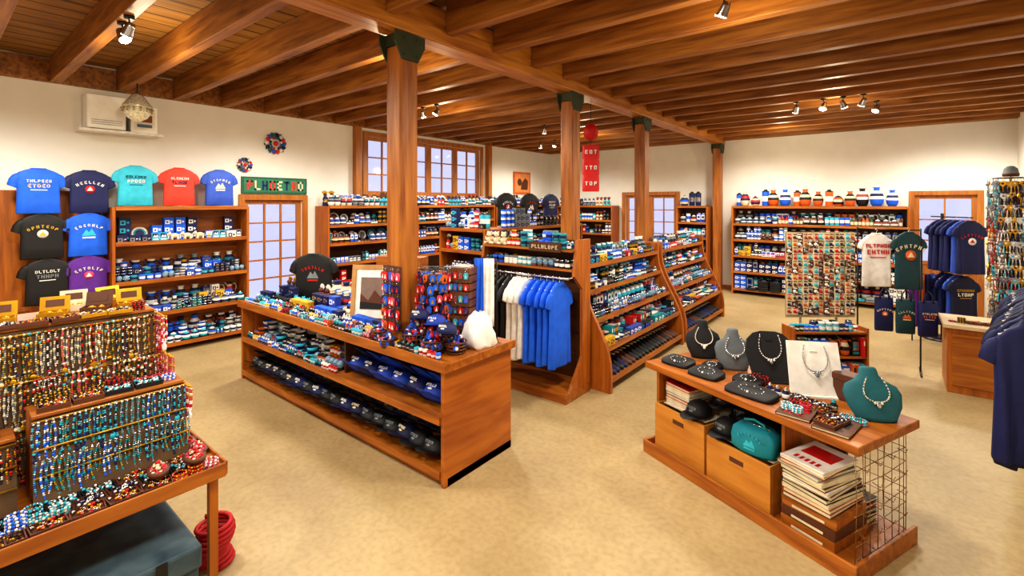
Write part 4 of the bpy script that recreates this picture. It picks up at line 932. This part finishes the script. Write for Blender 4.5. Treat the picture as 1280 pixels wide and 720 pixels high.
e=O('bag_rack',None,(-.22,7.35,0),label='slim metal rack with hanging shirts and bags',cat='display rack')
m=M()
for x in (-.1,.5): m.tube([(x,0,0),(x,0,1.7)],.01,6)
for z in (1.0,1.68): m.tube([(-.1,0,z),(.5,0,z)],.008,6)
m.tube([(-.1,-.2,.01),(-.1,.2,.01)],.01,6).tube([(.5,-.2,.01),(.5,.2,.01)],.01,6)
O('rack_frame',m.mesh('rf',MET),parent=e)
def bag(x,y,ztop,w,h,c,pc,lb,st=0,rz=.35):
    e=O('tote_bag',None,(x,y,ztop-h),(0,0,rz),label=lb,cat='bag',group='bags on the grid rack')
    m=M(); rings=[]
    for t,k,d in ((0,.95,.02),(.05,1,.035),(.5,1,.04),(.95,.98,.025),(1,.97,.015)): rings.append([(w/2*k*math.copysign(abs(math.cos(a))**.4,math.cos(a)),d*math.sin(a),h*.78*t) for a in [2*pi*j/24 for j in range(24)]])
    O('bag_body',m.loft(rings).mesh('b',CN[c]),parent=e)
    O('handle',M().tube([(-w*.25,-.02,h*.74),(-w*.2,-.02,h*.9),(0,-.01,h),(w*.2,-.02,h*.9),(w*.25,-.02,h*.74)],.01,6).mesh('h',CN[c]),parent=e)
    O('print',prt(st,.55).mesh('p',[CN[pc[0]],CN[pc[1]],CN[c]]),(0,-.042,h*.45),parent=e)
hanging('white',(-.13,7.16,1.68),.6,'white shirt with red lettering on metal rack','shirts on the grid rack',.32,.64,('red','red',2),.004,1.15)
hanging('dark teal',(.17,7.3,1.7),.6,'dark teal shirt with cream emblem on metal rack','shirts on the grid rack',.3,.68,('cream','orange',0),.004,1.1)
for i,c in enumerate(('navy','dark teal','navy')): bag(-.06+i*.2,7.26,.98,.19,.52,c,('cream','orange'),'%s patterned shoulder bag on rack'%c,i)
e=O('garment_rack',None,(.6,9.4,0),(0,0,.6),label='narrow garment stand hung with navy shirts',cat='clothes rack')
O('pole',M().lathe([(.02,.02),(.02,1.85)],8).mesh('p',MET),parent=e); O('base',M().lathe([(.24,0),(.24,.02),(.03,.04)],20).mesh('b',MET),parent=e)
O('rail',M().tube([(0,-.5,1.8),(0,.2,1.8)],.01,6).tube([(0,-.4,1.02),(0,.2,1.02)],.01,6).mesh('r',MET),parent=e)
fg=F(.6,9.4,0,math.degrees(.6))
for i in range(6):
    p=fg.pt(.02*(i%2),-.46+.1*i,1.8); hanging(['navy','slate blue','navy','navy','navy','navy'][i],p,.6+R.uniform(-.15,.15),'navy shirt hanging on narrow stand','shirts on the narrow stand',.34,.74,('red','white',0) if i==0 else None)
for i in range(4):
    p=fg.pt(.02*(i%2),-.36+.12*i,1.02); hanging(['midnight blue','slate blue','navy','navy'][i],p,.6+R.uniform(-.15,.15),'dark blue shirt hanging low on stand','shirts on the narrow stand',.32,.74,('gold','white',2) if i==0 else None)
for i,c in enumerate(('purple','orange','navy','slate blue')):
    O('hanging_scarf',cloth(.13,.75,c),(.27+.07*i,9.05+.09*i,.95),(0,0,.6),label='%s patterned scarf hanging beside stand'%c,cat='scarf',group='scarves beside the stand')
O('scarf_rail',M().tube([(.25,9.02,0),(.25,9.02,.96),(.5,9.36,.96),(.5,9.36,0)],.01,6).mesh('lr',MET),(0,0,0),label='short metal rail holding coloured scarves',cat='clothes rack')
e=O('wooden_cabinet',None,(.47,6.8,0),label='low honey-wood cabinet with pale top',cat='cabinet')
O('cabinet_body',bx(0,.9,0,.6,0,.68,WZ),parent=e,bev=.005); O('cabinet_top',bx(-.03,.93,-.03,.63,.68,.72,mt('#d0b48a',.4)),parent=e,bev=.005)
for i in range(2):
    d=O('door',bx(.04+i*.42,.44+i*.42,-.018,0,.08,.62,WX),parent=e,bev=.004); O('knob',M().ball((.39 if i==0 else .51,-.03,.4),.015,8).mesh('k',MET),parent=d)
fill(F(.47,6.8,0,0),.02,.85,.15,.72,['bracelet','bead_tray'],'the low cabinet',.15)
spinner(1.1,7.95,0,2.3,.16,13,22,'tall metal spinner packed with silver and gold trinkets','ornaments on tall spinner',None,2.0,.5,ON,'hanging_ornament','ornament')
O('knit_hat',M().lathe([(.07,0,1),(.075,.03,1),(.07,.035,0),(.06,.09,0),(.03,.12,0),(.004,.125,0)],14).mesh('kh',[CN['gray'],BRN]),(1.1,7.95,2.312),label='grey knitted hat resting on tall spinner',cat='hat')
RX,RY=.66,4.1
e=O('garment_rail',None,(0,0,0),label='black metal rail with dark hanging garments',cat='clothes rack')
O('rail',M().tube([(RX,RY,1.3),(RX+.36,6.2,1.3)],.012,6).mesh('r',MET),parent=e); O('upright',M().tube([(RX,RY,0),(RX,RY,1.3)],.014,6).mesh('u',MET),parent=e); O('upright',M().tube([(RX+.36,6.2,0),(RX+.36,6.2,1.3)],.014,6).mesh('u',MET),parent=e)
for i in range(22):
    t=i/21; hanging('midnight blue' if i%3 else 'navy',(RX+.01+.34*t,RY+.08+2.0*t,1.305),R.uniform(-.25,.25)+.3,'dark navy garment hanging on metal rail','garments on the metal rail',.34+.02*(i%2),.86+.04*(i%3),None,.03)

e=O('hanging_banner',None,(-3.2,5.72,2.16),(0,0,math.radians(32)),label='vertical red banner with white lettering hanging from ceiling',cat='banner')
O('banner_body',M().loft([[(.115*k*math.copysign(abs(math.cos(a))**.4,math.cos(a)),.03*math.sin(a),z) for a in [2*pi*j/20 for j in range(20)]] for z,k in ((0,.95),(.01,1),(.2,1),(.215,.92),(.23,1),(.42,1),(.435,.92),(.45,1),(.63,1),(.64,.9))]).mesh('bb',RED),parent=e)
O('lantern_top',M().lathe([(.03,.7),(.08,.73),(.1,.78),(.1,.84),(.08,.89),(.04,.92),(.045,.93),(.02,.94)],14).mesh('f',RED),parent=e)
m=M()
for i in range(3):
    for q in range(3): glyph(m,Matrix.Translation((-.06+.06*q,-.032,.11+.215*i)),1.0)
O('print',m.mesh('p',WHT),parent=e); O('cord',M().tube([(0,0,.63),(0,0,.72)],.004,5).tube([(0,0,.93),(0,0,1.29)],.004,5).mesh('c',BLK),parent=e)

LENS=mt('#fff2d8',.3,0,.02,5,30)
def spot(x,y,a,b,zt=3.449):
    e=O('ceiling_spotlight',None,(x,y,zt),label='small bright ceiling spotlight fixed under joist',cat='ceiling light',group='ceiling spotlights')
    O('canopy',M().lathe([(.035,-.02),(.035,0)],12).mesh('cp',MET),parent=e)
    T=Matrix.Translation((0,0,-.1))@Matrix.Rotation(a,4,'X')@Matrix.Rotation(b,4,'Y')
    h=O('lamp_head',M().tube([(0,0,-.02),(0,0,-.09)],.006,5).lathe([(.025,.05),(.032,.025),(.042,-.04),(.046,-.05),(.042,-.05),(.028,-.015)],12,0,(0,0,0),T).mesh('h',CHR),parent=e)
    O('lamp_lens',M().lathe([(.039,-.056),(.039,-.05)],12,0,(0,0,0),T).mesh('l',LENS),parent=h)
for x,y,a,b in ((-1.05,7.82,.5,.3),(-.72,7.82,-.5,.2),(-.5,7.82,.5,-.3),(-.28,7.82,.4,.4),(-.15,8.44,-.4,.3),(-4.8,1.0,.3,-.5),(-4.6,1.0,-.2,.6),(-5.5,4.72,.4,.2),(-5.2,4.72,-.4,.3),(-6.4,9.06,.3,.3),(-6.0,9.06,-.4,.1),(-.9,3.48,.2,.5),(-5.0,7.2,.4,.3)): spot(x,y,a,b)
def fill_spot(x,y,z,p,r=.2,col=(1,.93,.82)):
    l=bpy.data.lights.new('added_fill_light','SPOT'); l.energy=p; l.shadow_soft_size=r; l.color=col; l.spot_size=math.radians(165); l.spot_blend=.5  # wide downward fill added to light the room, not one of the spotlight fittings
    o=bpy.data.objects.new('added_fill_light',l); COL.objects.link(o); o.location=(x,y,z)
def pl(x,y,z,p):
    l=bpy.data.lights.new('added_fill_light','POINT'); l.energy=p; l.shadow_soft_size=.06; l.color=(1,.84,.58)  # warm point fill added to brighten the ceiling, with no bulb modelled
    o=bpy.data.objects.new('added_fill_light',l); COL.objects.link(o); o.location=(x,y,z)
P=180
for x,y in ((-6.2,.3),(-6.2,3.2),(-6.3,6.2),(-6.3,9.6),(-4.2,.8),(-1.2,.3),(-4.3,4.3),(-1.0,3.0),(-.8,5.6),(-.7,8.3),(-4.6,8.3),(-2.1,10.0),(.9,10.2),(-2.2,-1.5)):
    fill_spot(x,y,3.3,P)
for x,y in ((-5.4,1.3),(-5.4,5.0),(-.9,3.8),(-.6,7.9),(-5.0,8.7),(-1.0,.7),(-1.6,10.2),(-3.9,2.9)): pl(x,y,3.15,24)
w=bpy.data.worlds.new('world'); bpy.context.scene.world=w; w.use_nodes=True
w.node_tree.nodes['Background'].inputs[0].default_value=(.68,.70,1,1); w.node_tree.nodes['Background'].inputs[1].default_value=.95
cd=bpy.data.cameras.new('camera'); cam=bpy.data.objects.new('camera',cd); COL.objects.link(cam)
cd.sensor_width=36; cd.lens=590*36/1280; cd.shift_y=-106/1280; cd.clip_start=.05
cam.location=(0,0,2.0); cam.rotation_euler=(pi/2,0,math.radians(38.7)); bpy.context.scene.camera=cam
vs=bpy.context.scene.view_settings
vs.view_transform='Standard'
for lk in ('Medium High Contrast','High Contrast'):
    try: vs.look=lk; break
    except Exception: pass
print('COUNTS',{k:v['n'] for k,v in K.items()},'look',vs.look)
